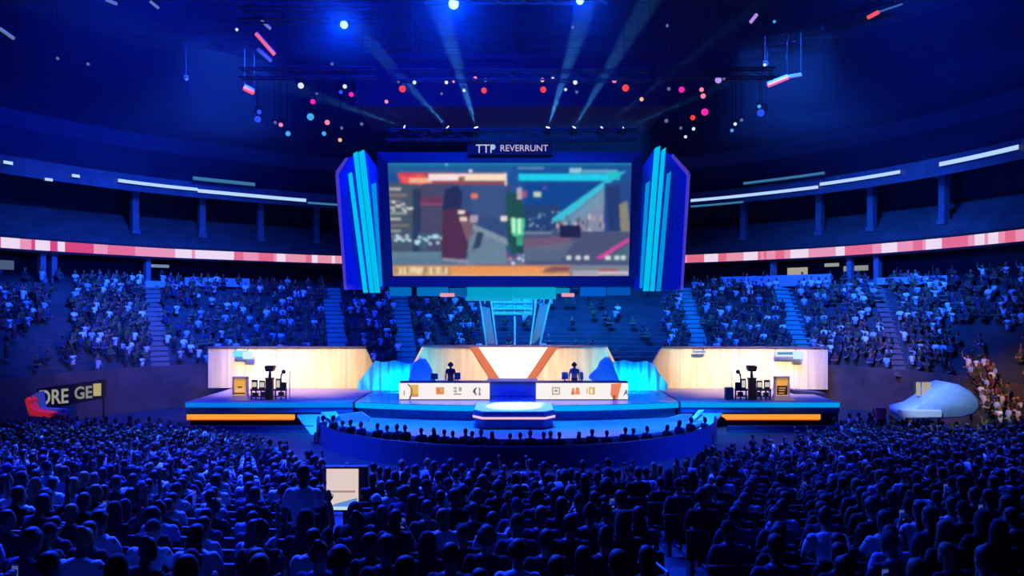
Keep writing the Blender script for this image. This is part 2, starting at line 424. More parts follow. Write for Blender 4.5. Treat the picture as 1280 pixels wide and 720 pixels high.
# low pale blue parapets of the entrances under the ribbon board
M_PARA = mat('pale_entrance_parapet', (0.30, 0.38, 0.6), 0.6, vary=0.1)
def parapet(p0, p1, z0, z1, s, label):
    (_, _, i0), (_, _, i1) = on_ring(p0, s), on_ring(p1, s); R = ring(s)
    pts = np.array([R[int(t)] * (1 - t % 1) + R[int(t) + 1] * (t % 1) for t in np.linspace(i0, i1, 10)]); out = CEN + (pts - CEN) * 1.006
    mb = MB(); strip(mb, pts, z0, pts, z1); strip(mb, out, z0, out, z1); strip(mb, pts, z1, out, z1)
    return tag(mb.obj('entrance_parapet', M_PARA), label, 'parapet')
parapet(232, 312, 8.65, 9.35, .985, 'blue entrance parapet under the ribbon display, left side')
parapet(182, 230, 8.5, 9.0, .985, 'thin low blue parapet beside the left concourse column')
parapet(900, 1038, 8.65, 9.55, .985, 'blue entrance parapet under the ribbon display, right of the screen')
parapet(1096, 1184, 8.6, 9.1, .985, 'low blue parapet near the right concourse columns')
# lit concession signs in the concourse
def conc_sign(px, w, h, z, txt, label):
    p, tg, _ = on_ring(px, 1.05); root = empty('concourse_sign', (float(p[0]), float(p[1]), z - h / 2), label, 'sign')
    nrm = np.array([-tg[1], tg[0]]); 
    if np.dot(nrm, CEN - p) < 0: nrm = -nrm
    mb = MB(); q = [p - tg * w / 2, p + tg * w / 2, p + tg * w / 2 - nrm * .15, p - tg * w / 2 - nrm * .15]
    mb.prism([(*c, z - h / 2) for c in q], (0, 0, h)); mb.obj('sign_box', M_BLACK, root)
    q = [p - tg * w * .46 + nrm * .02, p + tg * w * .46 + nrm * .02, p + tg * w * .46 + nrm * .05, p - tg * w * .46 + nrm * .05]
    mb = MB(); mb.prism([(*c, z - h * .4) for c in q], (0, 0, h * .8)); mb.obj('lit_face', led('concourse_sign_' + str(px), txt, .5), root)
conc_sign(997, 2.0, .75, 9.95, (.75, .7, .5), 'small pale yellow lit concourse sign right of the screen')
conc_sign(1070, 2.4, .5, 10.0, (.5, .55, .5), 'dim pale lit concourse sign far right under the ribbon')
conc_sign(200, 1.6, .3, 10.3, (.35, .5, .8), 'small bluish concourse sign beside the left column')
conc_sign(4, 1.6, .8, 9.9, (.12, .2, .35), 'dim blue concourse sign at the left edge')
conc_sign(1040, 1.4, .35, 10.35, (.6, .65, .6), 'narrow pale concourse light strip between two signs')

# radial aisles up the lower bowl
M_TEALLIT = mat('teal_lit_aisle', (0.05, 0.32, 0.28), 0.7, vary=0.15)  # teal light on the aisles put into their colour
M_AISLE = mat('brown_aisle_covering', (0.22, 0.14, 0.13), 0.8, vary=0.15)
def aisle(px, width, m, label):
    _, _, i = on_ring(px, 0.97); n = int(i); mb = MB()
    a0 = INN[n]; b0 = RIB[n]; d = b0 - a0; d = d / np.linalg.norm(d); sd = np.array([-d[1], d[0]]) * width / 2
    for k in range(NT):
        p, q = tier(k / NT)[n], tier((k + 1) / NT)[n]; z = ZL0 + (ZL1 - ZL0) * k / NT + .02
        r = (ZL1 - ZL0) / NT
        mb.prism([(*(p + sd), z), (*(p - sd), z), (*(q - sd), z), (*(q + sd), z)], (0, 0, .1))
        h = p + (q - p) * .5; mb.prism([(*(h + sd), z + .1), (*(h - sd), z + .1), (*(q - sd), z + .1), (*(q + sd), z + .1)], (0, 0, r / 2))
    return tag(mb.obj('aisle_stair', m), label, 'stair', 'aisle stairs of the lower bowl')
AISLES = []
for px, wd, m, lb in [(196, 1.2, M_AISLE, 'brown stepped aisle left of the stage wall'), (424, 1.5, M_TEALLIT, 'teal lit aisle stair just left of the big screen'),
                      (503, 1.5, M_TEALLIT, 'teal lit aisle stair under the left part of the big screen'), (858, 1.5, M_TEALLIT, 'teal lit aisle stair just right of the big screen'),
                      (972, 1.5, M_TEALLIT, 'teal lit aisle stair second to the right of the screen'), (1090, 1.2, M_AISLE, 'brown stepped aisle right of the stage wall')]:
    aisle(px, wd, m, lb); AISLES.append(int(on_ring(px, .97)[2]))

# ------------------------------------------------------------------ stage
DZ = 1.45        # height of the stage deck
M_LIPBLUE = led('stage_lip_light', (0.0, 0.22, 0.85), 0.9)
M_LIPCY = led('stage_lip_cyan', (0.0, 0.42, 0.95), 0.9)
M_ORANGE = led('orange_strip_light', (1.0, 0.36, 0.03), 0.95)
M_ORANGE2 = led('deep_orange_strip_light', (0.85, 0.13, 0.005), 0.9)
M_DARKBLUE = mat('dark_blue_skirt', (0.03, 0.05, 0.14), 0.6, vary=0.2)

def side_deck(s, x0, x1, px0):
    """deck beside the centre platform; s = -1 left, 1 right; x0 outer, x1 inner edge"""
    side = 'left' if s < 0 else 'right'
    root = empty('side_stage', ((x0 + x1) / 2, 50, 0), 'low %s side stage with a blue glowing front edge and an orange strip beneath' % side, 'stage', 'side stages')
    mb = MB(); out = [(x0, 47.0, DZ - .12), (x1, 47.0, DZ - .12), (x1, 56, DZ - .12), (x0, 56, DZ - .12)]
    mb.prism(out, (0, 0, .12)); mb.obj('deck', M_TAUPE, root)
    mb = MB(); mb.prism([(x0 + .1, 47.3, 0), (x1 - .1, 47.3, 0), (x1 - .1, 55.9, 0), (x0 + .1, 55.9, 0)], (0, 0, DZ - .13)); mb.obj('skirt', M_DARKBLUE, root)
    lo, hi = min(x0, x1), max(x0, x1)
    mb = MB(); mb.box((lo, 46.86, DZ - .62), (hi, 47.0, DZ - .0)); mb.obj('front_fascia', mat('blue_front_fascia', (0.08, 0.2, 0.6), 0.35, vary=.1), root, bevel=.02)
    mb = MB(); mb.box((lo, 46.80, DZ - .30), (hi, 46.86, DZ - .02)); mb.obj('edge_light', M_LIPBLUE if s < 0 else led('stage_lip_light_right', (0.0, 0.36, 0.9), 0.9), root, bevel=.02)
    a, b = (px0[0] - CX) / F * 46.9, (px0[1] - CX) / F * 46.9
    mb = MB(); mb.prism([(a, 46.85, .38), (b, 46.85, .38), (b + .15 * (s < 0), 46.85, .78), (a - .6 * (s > 0), 46.85, .78)], (0, .4, 0)); mb.obj('strip_housing', M_BLACK, root)
    mb = MB(); mb.prism([(a + .05, 46.8, .46), (b - .05, 46.8, .46), (b - .05, 46.8, .74), (a - .45 * (s > 0) + .05, 46.8, .74)], (0, .05, 0)); mb.obj('orange_strip', M_ORANGE if s < 0 else M_ORANGE, root)
    mb = MB(); mb.box((a + .05, 46.79, .40), (b - .1, 46.84, .46)); mb.obj('orange_strip', M_ORANGE2, root)
side_deck(-1, -19.4, -9.6, (233, 370))
side_deck(1, 18.9, 9.6, (906, 1026))

# centre platform with a gently curved front
def arc_pts(x0, x1, f, n=24): return [(x, f(x)) for x in np.linspace(x0, x1, n)]
def slab(mb, front, back_y, z0, z1, mi=0):
    mb.prism([(x, y, z0) for x, y in front] + [(front[-1][0], back_y, z0), (front[0][0], back_y, z0)], (0, 0, z1 - z0), mi)
root = empty('centre_stage', (0, 50, 0), 'wide raised blue centre stage with a glowing cyan front edge', 'stage')
fr = arc_pts(-9.5, 9.5, lambda x: 45.4 + 0.018 * x * x)
mb = MB(); slab(mb, fr, 56.5, DZ - .14, DZ - .005); mb.obj('deck', M_STAGEBLUE, root)
mb = MB(); slab(mb, [(x * .985, y + .12) for x, y in fr], 56.4, 0.45, DZ - .15); mb.obj('riser_face', M_RISER, root)
mb = MB()
for (xa, ya), (xb, yb) in zip(fr, fr[1:]): mb.prism([(xa, ya - .05, DZ - .34), (xb, yb - .05, DZ - .34), (xb, yb, DZ - .34), (xa, ya, DZ - .34)], (0, 0, .3))
mb.obj('edge_light', M_LIPCY, root)  # front edge glow, also stands in for cyan light on the deck top
# lower apron floor in front, curved like a tongue
root = empty('stage_apron', (0, 42, 0), 'glossy blue apron floor curving out below the centre stage', 'stage')
def apron_y(x): return 47.6 - math.sqrt(max(0.0, 1 - (x / 11.0) ** 2)) * 8.2
ap = arc_pts(-10.9, 10.9, apron_y, 40)
mb = MB(); slab(mb, ap, 50.0, .42, .55); mb.obj('deck', mat('apron_gloss_floor', (0.30, 0.34, 0.5), 0.25, vary=.2, scale=.35), root)
mb = MB(); slab(mb, [(x * .99, y + .1) for x, y in ap], 49.5, 0, .42); mb.obj('skirt', mat('pale_apron_skirt', (0.5, 0.48, 0.6), .6, vary=.1), root)

# round-cornered podium at the centre front
root = empty('podium', (-.15, 44.2, .5), 'hexagonal centre podium ringed by a pink white light line under bright light', 'podium')
hexa = [(-2.35, 43.1), (-1.8, 42.3), (1.5, 42.3), (2.05, 43.1), (2.05, 46.4), (-2.35, 46.4)]
def scaled(pts, s): return [((x + .15) * s - .15, (y - 44.4) * s + 44.4) for x, y in pts]
mb = MB(); mb.prism([(x, y, .56) for x, y in scaled(hexa, .93)], (0, 0, .36)); mb.obj('base', M_RISER, root, bevel=.04)
mb = MB(); mb.prism([(x, y, .92) for x, y in hexa], (0, 0, .4)); mb.obj('body', mat('deep_blue_podium', (0.05, .06, .2), .35), root, bevel=.05)
mb = MB(); mb.prism([(x, y, 1.46) for x, y in scaled(hexa, .97)], (0, 0, .05)); mb.obj('top', mat('white_podium_top', (0.7, .75, .85), .3, vary=.05), root, bevel=.02)
mb = MB(); mb.prism([(x, y, 1.32) for x, y in scaled(hexa, .985)], (0, 0, .14)); mb.obj('body', M_LIPCY if False else M_RISER, root)
mb = MB(); hx = scaled(hexa, 1.012); hy = scaled(hexa, 1.0)
for i in (0, 1, 2):
    mb.prism([(*hx[i], 1.1), (*hx[i + 1], 1.1), (*hy[i + 1], 1.1), (*hy[i], 1.1)], (0, 0, .12))
mb.obj('light_line', led('pink_white_line', (0.95, .55, .65), .95), root)
mb = MB(); mb.prism([(-.15 + math.cos(t) * 1.55, 44.5 + math.sin(t) * 1.55, 1.51) for t in np.linspace(0, 2 * PI, 32, endpoint=False)], (0, 0, .03)); mb.obj('pool_glow_disc', led('podium_pool_glow', (.75, .95, 1.0), 1.1), root)  # glowing disc added in place of the spotlight's white pool

# ramps from side decks to the apron, pale panels between
def ramp(name, pts, th, m, label, cat='ramp'):
    mb = MB(); mb.prism(pts, (0, 0, -th)); o = mb.obj(name, m, bevel=.01); return tag(o, label, cat)
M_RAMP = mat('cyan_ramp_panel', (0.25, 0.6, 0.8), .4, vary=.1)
def RP(px, py, d): return tuple(at(px, py, d))
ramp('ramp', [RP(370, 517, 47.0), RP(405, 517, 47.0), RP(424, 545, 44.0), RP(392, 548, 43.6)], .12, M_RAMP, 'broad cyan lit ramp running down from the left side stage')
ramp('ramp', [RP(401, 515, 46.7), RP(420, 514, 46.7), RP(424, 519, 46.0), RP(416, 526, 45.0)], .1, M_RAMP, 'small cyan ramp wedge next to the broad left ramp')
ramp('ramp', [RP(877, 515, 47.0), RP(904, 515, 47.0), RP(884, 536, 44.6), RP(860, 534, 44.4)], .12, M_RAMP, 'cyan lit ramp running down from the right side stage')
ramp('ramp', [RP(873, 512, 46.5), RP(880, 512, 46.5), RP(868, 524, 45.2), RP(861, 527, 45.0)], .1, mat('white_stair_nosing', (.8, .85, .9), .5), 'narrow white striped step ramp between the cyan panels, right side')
M_PALE = mat('pale_side_panel', (0.62, 0.52, 0.5), .7, vary=.08)
for pts, lb in (([(423, 518), (452, 515), (462, 522), (463, 537), (444, 535), (430, 531)], 'pale pinkish side panel of the apron beside the left ramp'),
                ([(838, 522), (852, 518), (866, 518), (860, 534), (848, 536), (834, 534)], 'pale pinkish side panel of the apron beside the right ramp')):
    q = [at(x, y, 45.1) for x, y in pts]; mb = MB(); mb.prism(q, (0, .15, 0)); tag(mb.obj('apron_side_panel', M_PALE), lb, 'panel')

# pale curtain walls
def wall_panel(name, pts, d, label, foot=True):
    root = empty(name, (0, d, DZ), label, 'stage wall', 'pale stage walls')
    q = [at(x, y, d) for x, y in pts]
    mb = MB(); mb.prism(q, (0, .3, 0)); mb.obj('panel', M_WALL, root, bevel=.02)
    zt = q[0].z; x0, x1 = q[0].x, q[1].x
    mb = MB(); mb.box((x0 - .05, d - .06, zt - .02), (x1 + .05, d + .36, zt + .1)); mb.obj('top_trim', mat('dark_wall_cap', (.08, .07, .1), .6), root)
    # shallow vertical seams standing proud of the cloth
    mb = MB()
    for k in range(1, 9):
        x = x0 + (x1 - x0) * k / 9 + random.uniform(-.2, .2)
        mb.box((x - .02, d - .015, DZ + .02), (x + .02, d + .01, zt - .05))
    mb.obj('seam', mat('curtain_seam', (.5, .42, .35), .9), root)
    return root
wl = wall_panel('stage_wall', [(260, 435), (457, 435), (466, 455), (466, 486), (260, 485)], 54.6, 'long pale curtain wall of the left side stage')
wr = wall_panel('stage_wall', [(827, 435), (1035, 437), (1035, 487), (816, 486), (816, 453)], 54.6, 'long pale curtain wall of the right side stage')
# small projected signs near the wall tops
def top_sign(px0, py0, px1, py1, m, name, label, tail=False):
    a, b = at(px0, py1, 54.2), at(px1, py0, 54.2); root = empty(name, (a.x, 54.2, a.z), label, 'sign')
    mb = MB(); mb.box((a.x, 54.2, a.z), (b.x, 54.32, b.z)); mb.obj('face', m, root, bevel=.03)
    mb = MB(); mb.tube((a.x + .1, 54.3, b.z), (a.x + .1, 54.5, b.z + .1), .03); mb.tube((b.x - .1, 54.3, b.z), (b.x - .1, 54.5, b.z + .1), .03); mb.obj('bracket', M_TRUSS, root)
    if tail:
        mb = MB(); mb.box((b.x - .35, 54.17, a.z - .15), (b.x + .35, 54.2, b.z - .1)); mb.obj('lamp_end', led('sign_white', (.6, .85, 1.0), 1), root)
    return root, a, b
top_sign(291, 438, 310, 446, led('sign_cyan', (.15, .75, 1.0), 1.0), 'wall_sign', 'cyan white lit sign at the top of the left stage wall', True)
r, a, b = top_sign(969, 438, 998, 446, led('sign_white2', (.75, .85, .95), .9), 'wall_sign', 'white lit sign with a blue line at the top of the right stage wall', True)
mb = MB(); mb.box((a.x + .15, 54.15, a.z + .15), (b.x - .4, 54.2, b.z - .12)); mb.obj('blue_line', led('sign_blueline', (.03, .3, .6), .8), r)
top_sign(866, 438, 882, 441, led('sign_blue3', (.1, .35, .85), .9), 'wall_sign', 'thin blue lit strip near the inner end of the right stage wall')

# centre backdrop with two orange diagonals around a bright white V
root = empty('centre_backdrop', (-.2, 54, DZ), 'centre backdrop wall with two orange diagonals around a glowing white panel', 'backdrop')
d = 53.6
def poly(mb, pts, d, th, mi=0): mb.prism([at(x, y, d) for x, y in pts], (0, th, 0), mi)
mb = MB(); poly(mb, [(528, 434), (588, 434), (617, 480), (617, 488), (506, 488), (506, 476)], d, .3); mb.obj('curtain_panel', M_WALL, root)
mb = MB(); poly(mb, [(695, 434), (758, 434), (779, 476), (779, 488), (664, 488), (664, 480)], d, .3); mb.obj('curtain_panel', M_WALL, root)
mb = MB(); poly(mb, [(597, 434), (686, 434), (655, 481), (655, 488), (629, 488), (629, 481)], d - .02, .3); mb.obj('light_panel', led('white_light_panel', (1.0, .97, .9), 1.05), root)
M_OR = led('orange_diagonal', (.78, .17, .05), .9)
for pts in ([(587, 434), (598, 434), (629, 480), (617, 480)], [(685, 434), (696, 434), (665, 480), (654, 480)]):
    mb = MB(); poly(mb, pts, d - .1, .25); mb.obj('orange_diagonal', M_OR, root)
mb = MB(); poly(mb, [(526, 431.6), (760, 431.6), (760, 434), (526, 434)], d - .1, .5); mb.obj('top_trim', mat('purple_wall_cap', (.12, .1, .2), .6), root)
M_EDGE = led('backdrop_edge_light', (1.0, .8, .6), .75)
for pts in ([(527, 434), (529.5, 434), (508, 476), (505.5, 476)], [(757, 434), (759.5, 434), (780.5, 476), (778, 476)]):
    mb = MB(); poly(mb, pts, d - .08, .1); mb.obj('edge_light', M_EDGE, root)

# blue block between the two desks
root = empty('centre_block', (-.2, 51, DZ), 'blue rectangular block between the two long desks', 'stage block')
a, b = at(610, 499, 49.8), at(672, 477, 49.8)
mb = MB(); mb.box((a.x, 49.8, DZ), (b.x, 52.0, b.z - .08)); mb.obj('body', mat('blue_block_paint', (.06, .25, .8), .4, vary=.1), root, bevel=.03)
mb = MB(); mb.box((a.x - .03, 49.76, b.z - .08), (b.x + .03, 52.0, b.z)); mb.obj('top', mat('purple_wall_cap', (.12, .1, .2), .6), root)

# the two long desks
M_DESK = led('desk_front_light', (1.0, .93, .86), .95)
M_DTOP = mat('dark_desk_top', (.05, .05, .07), .4)
def desk(x0, x1, label, marks):
    root = empty('commentary_desk', ((x0 + x1) / 2, 48.5, DZ), label, 'desk', 'long white fronted desks')
    zt = 2.52
    mb = MB(); mb.box((x0, 48.0, DZ + .03), (x1, 48.12, zt - .06)); mb.obj('front_panel', M_DESK, root, bevel=.03)
    mb = MB(); mb.box((x0 - .02, 47.95, zt - .06), (x1 + .02, 49.0, zt)); mb.obj('tabletop', M_DTOP, root, bevel=.01)
    mb = MB(); mb.box((x0, 48.12, DZ), (x0 + .08, 48.95, zt - .06)); mb.obj('side_panel', M_DTOP, root)
    mb = MB(); mb.box((x1 - .08, 48.12, DZ), (x1, 48.95, zt - .06)); mb.obj('side_panel', M_DTOP, root)
    mb = MB(); mb.box((x0 + .03, 47.97, DZ - .0), (x1 - .03, 48.12, DZ + .03)); mb.obj('kick_rail', M_TRUSS, root)
    for pts, col in marks:
        q = [at(x, y, 47.985) for x, y in pts]; mb = MB(); mb.prism(q, (0, .02, 0)); mb.obj('logo_mark', led('mark_%.2f_%.2f_%.2f' % col, col, .9), root)
def sq(x0, y0, x1, y1): return [(x0, y0), (x1, y0), (x1, y1), (x0, y1)]
ORG = (.85, .32, .06); YEL = (.85, .5, .08); GRY = (.42, .38, .33); OLV = (.45, .40, .16); DRK = (.10, .07, .08)
mk = [(sq(513, 481, 523, 495), YEL), ([(509, 480), (511, 480), (516, 487), (516, 492), (513, 499), (511, 499), (514, 490), (513, 485)], DRK), ([(516, 492), (523, 492), (523, 496), (515, 496)], (.7, .22, .1)),
      (sq(504.5, 488, 506, 494), GRY),
      (sq(545, 484, 555, 493), ORG), (sq(547, 486, 549, 491), (.6, .15, .05)), (sq(551, 485.5, 552, 489), (1., .6, .4)),
      (sq(567, 484, 571, 486), GRY), (sq(567, 488, 571, 490), GRY), (sq(567, 492, 576.5, 493.5), GRY), (sq(573.5, 484, 577, 489), GRY), (sq(569, 486, 570, 492), OLV),
      ([(592, 487), (595, 484), (596, 484), (594, 489), (596, 494), (594, 493), (591, 490)], DRK), ([(598, 484), (601, 486), (600, 489), (601, 494), (598, 494), (599, 489)], (.3, .2, .18)), (sq(594, 492, 596, 494), GRY)]
desk(at(499, 0, 48).x, at(612, 0, 48).x, 'long white lit desk in front of the left diagonal', mk)
mk = [(sq(690, 484, 700, 485.5), OLV), (sq(690, 484, 691.6, 493), OLV), (sq(698.5, 484, 700, 493), OLV), (sq(690, 492, 700, 493.5), OLV), (sq(693, 487, 697, 490), GRY),
      ([(714, 493), (715, 485), (718, 485), (719, 493)], ORG), ([(719, 493), (720, 484), (724, 485), (725, 493)], (.9, .3, .1)), (sq(714, 490, 717, 493.5), (.75, .15, .05)),
      (sq(733, 485, 734.5, 492), YEL), (sq(736, 484, 744, 486), YEL), (sq(736, 484, 738, 493), YEL), (sq(741, 485, 743.5, 493), (.6, .42, .15)), (sq(736, 491.5, 744, 493), YEL),
      ([(764, 480), (777, 479), (772, 499), (767, 499), (763, 494)], (.9, .25, .1)), ([(766, 494), (770, 494), (769, 500), (766, 499)], DRK),
      ([(779, 495), (782, 487), (784, 488), (785, 495), (783, 492)], (.2, .25, .4))]
desk(at(670, 0, 48).x, at(785, 0, 48).x, 'long white lit desk in front of the right diagonal', mk)
# small things on the desks
def screen_small(x, d, w_, h_, label, m=M_BLACK):
    root = empty('desk_monitor', (x, d, 2.52), label, 'monitor')
    mb = MB(); mb.box((x - w_ * .3, d - .1, 2.52), (x + w_ * .3, d + .1, 2.54)); mb.box((x - .03, d - .02, 2.54), (x + .03, d + .02, 2.66)); mb.obj('stand', M_BLACK, root)
    mb = MB(); mb.box((x - w_ / 2, d - .03, 2.62), (x + w_ / 2, d + .03, 2.62 + h_)); mb.obj('panel', m, root, bevel=.01)
M_GREYD = mat('slate_grey_plastic', (.12, .12, .16), .5)
screen_small(at(543, 0, 48.6).x, 48.6, .42, .36, 'small dark monitor on the left desk beside the player', M_GREYD)
screen_small(at(572, 0, 48.6).x, 48.6, .34, .42, 'small dark grey monitor in front of the player, left desk', M_GREYD)
screen_small(at(706, 0, 48.6).x, 48.6, .38, .45, 'grey upright monitor on the right desk', mat('steel_blue_plastic', (.2, .3, .4), .5))
screen_small(at(727, 0, 48.6).x, 48.6, .2, .45, 'narrow blue grey monitor at the player\'s elbow, right desk', mat('steel_blue_plastic', (.2, .3, .4), .5))

# rounded blue fabric pods behind the desks' outer ends
def pod(pts, d, label, depth=1.6):
    # loft of ever smaller copies of the outline towards the back: a rounded tent
    q = [at(x, y, d) for x, y in pts]; c = sum(q, Vector()) / len(q); base = min(p.z for p in q)
    root_mb = MB(); n = len(q); rings = [(0, .90), (.12, .97), (.35, 1.0), (.7, .97), (.9, .85), (1.0, .6)]
    vs = []
    for t, s in rings: vs += [Vector((c.x + (p.x - c.x) * s, d + depth * t, DZ + .3 + (p.z - DZ - .3) * (s if p.z > DZ + .3 else 1))) for p in q]
    fs = [tuple(range(n))] + [((j + 1) * n + i, (j + 1) * n + (i + 1) % n, j * n + (i + 1) % n, j * n + i) for j in range(len(rings) - 1) for i in range(n)] + [tuple(range((len(rings) - 1) * n, len(rings) * n))[::-1]]
    root_mb.add(vs, fs)
    return tag(root_mb.obj('stage_pod', mat('azure_pod_fabric', (.02, .36, .85), .6, vary=.08), smooth=False), label, 'stage prop', 'blue pods at the desk ends')
pod([(506, 500), (508, 478), (512, 465), (517, 453), (524, 449), (530, 449), (534, 455), (538, 463), (540, 478), (540, 500)], 50.2, 'rounded blue fabric pod at the outer end of the left desk')
pod([(746, 500), (746, 476), (737, 473), (739, 469), (748, 461), (752, 452), (758, 447), (764, 449), (769, 460), (775, 475), (781, 500)], 50.2, 'pointed blue fabric pod at the outer end of the right desk')

# cyan lit drapes in the gaps between centre backdrop and side walls
M_DRAPE = mat('cyan_lit_gauze', (.04, .55, .95), .7, vary=.25, scale=1.2, bump=.2)  # cyan of the light put into the fabric colour as well
def drape(pts, d, label):
    mb = MB(); top = [at(x, y, d) for x, y in pts]; n = 40
    xs = np.linspace(top[0].x, top[-1].x, n); zs = np.interp(xs, [p.x for p in top], [p.z for p in top])
    fr_ = [(x, d + .12 * math.sin(i * 1.15), z) for i, (x, z) in enumerate(zip(xs, zs))]
    for (a, b) in zip(fr_, fr_[1:]):
        mb.add([(a[0], a[1], DZ), (b[0], b[1], DZ), b, a, (a[0], a[1] + .04, DZ), (b[0], b[1] + .04, DZ), (b[0], b[1] + .04, b[2]), (a[0], a[1] + .04, a[2])], [(0, 1, 2, 3), (7, 6, 5, 4), (3, 2, 6, 7)])
    return tag(mb.obj('gauze_drape', M_DRAPE, smooth=True), label, 'drape', 'gauze drapes in the stage gaps')
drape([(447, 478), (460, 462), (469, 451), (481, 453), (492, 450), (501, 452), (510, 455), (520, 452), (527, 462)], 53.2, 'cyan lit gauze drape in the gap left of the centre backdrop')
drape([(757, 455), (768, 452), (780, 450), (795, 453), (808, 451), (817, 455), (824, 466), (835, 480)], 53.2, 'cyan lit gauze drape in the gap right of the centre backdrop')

# gear tables on the side stages
M_GEAR = mat('black_gear', (.012, .012, .016), .5, vary=.3)
M_GLIM = mat('pale_paper', (.7, .66, .6), .7)
M_SCRW = led('gear_screen_light', (.7, .68, .66), .8)
def gear(x, flip, label):
    y = 48.0; s = -1 if flip else 1
    root = empty('equipment_table', (x, y, DZ), label, 'equipment table', 'black equipment tables on the side stages')
    def bx(lx, z0, wx, wz, name, m=M_GEAR, dy=0, dd=.3, bev=.01):
        X = x + s * lx; mb = MB(); mb.box((X - wx / 2, y + dy - dd / 2, DZ + z0), (X + wx / 2, y + dy + dd / 2, DZ + z0 + wz)); return mb.obj(name, m, root, bevel=bev)
    bx(-.55, .55, .95, .10, 'tabletop'); bx(.75, .55, .75, .10, 'tabletop')
    for lx in (-1.0, -.72, -.42, -.14): bx(lx, 0, .07, .55, 'leg', dd=.07)
    for lx in (.45, .78, 1.08): bx(lx, 0, .07, .55, 'leg', dd=.07)
    bx(.1, 0, .42, 1.25, 'rack_case'); bx(.1, 1.25, .5, .08, 'rack_lid')
    bx(-.8, .65, .34, .55, 'monitor', dd=.08); bx(-.38, .65, .34, .5, 'monitor', dd=.08, dy=.1)
    bx(.62, .65, .3, .62, 'monitor', dd=.08); bx(.95, .65, .32, .4, 'monitor', dd=.1)
    bx(-.8, .78, .26, .28, 'lit_page', M_SCRW, dy=-.05, dd=.02); bx(-.38, .75, .26, .3, 'lit_page', M_SCRW, dy=.05, dd=.02)
    bx(.62, .75, .2, .42, 'lit_page', M_SCRW, dy=-.05, dd=.02)
    bx(-.55, .18, .8, .06, 'shelf', dd=.3); bx(.75, .2, .7, .06, 'shelf')
    bx(-.75, .24, .3, .2, 'case', dd=.2); bx(-.3, .24, .2, .24, 'case', dd=.2); bx(.8, .26, .3, .22, 'case', dd=.2)
    # raised camera with matte box and handles on a column
    mb = MB(); mb.tube((x + s * .1, y, DZ + 1.3), (x + s * .12, y, DZ + 1.72), .10, 10, .06); mb.obj('camera_column', M_GEAR, root)
    mb = MB(); cx = x + s * .13
    mb.prism([(cx - .28, y - .25, DZ + 1.98), (cx - .2, y - .25, DZ + 1.72), (cx + .2, y - .25, DZ + 1.72), (cx + .30, y - .25, DZ + 1.98), (cx + .22, y - .25, DZ + 2.06), (cx - .22, y - .25, DZ + 2.06)], (0, .5, 0)); mb.obj('camera_body', M_GEAR, root, bevel=.02)
    mb = MB(); mb.tube((cx, y - .45, DZ + 1.88), (cx, y - .25, DZ + 1.88), .12, 12, .09); mb.obj('camera_lens', M_GEAR, root)
    mb = MB(); mb.tube((x + s * .78, y, DZ + .65), (x + s * .78, y, DZ + 1.4), .035); mb.path([(x + s * .78, y, DZ + 1.4), (x + s * .84, y, DZ + 1.6), (x + s * .96, y, DZ + 1.68)], .05); mb.obj('arm', M_GEAR, root)
    mb = MB(); mb.ball((x + s * .94, y, DZ + 1.68), .13, 12, 8); mb.obj('lamp_head', M_GEAR, root, smooth=True)
    mb = MB(); mb.tube((x + s * 1.3, y, DZ + .03), (x + s * 1.3, y, DZ + 1.75), .025); mb.box((x + s * 1.3 - .2, y - .2, DZ), (x + s * 1.3 + .2, y + .2, DZ + .03)); mb.obj('mast', mat('grey_mast', (.3, .28, .27), .5), root)
    mb = MB()
    for k in range(6):
        a = random.uniform(-.9, 1.0); mb.path([(x + s * a, y - .2, DZ + .55), (x + s * (a + .06), y - .22, DZ + .3), (x + s * (a - .05), y - .2, DZ + .02)], .015)
    mb.obj('cable', M_GEAR, root)
    return root
gear(at(335, 0, 48).x, False, 'black equipment table with raised camera in front of the left stage wall')
gear(at(942, 0, 48).x, True, 'black equipment table with raised camera in front of the right stage wall')
def crate(px, label, lx=0.0):
    x = at(px, 0, 48).x; root = empty('road_case', (x, 48, DZ), label, 'case')
    mb = MB(); mb.box((x - .22, 47.85, DZ), (x + .22, 48.3, DZ + .75)); mb.obj('body', mat('navy_case', (.05, .05, .09), .5), root, bevel=.02)
    mb = MB(); mb.box((x - .23, 47.84, DZ + .5), (x + .23, 48.31, DZ + .54)); mb.obj('seam_strip', M_TRUSS, root)
crate(918.5 - 7, 'dark upright road case beside the right equipment table')

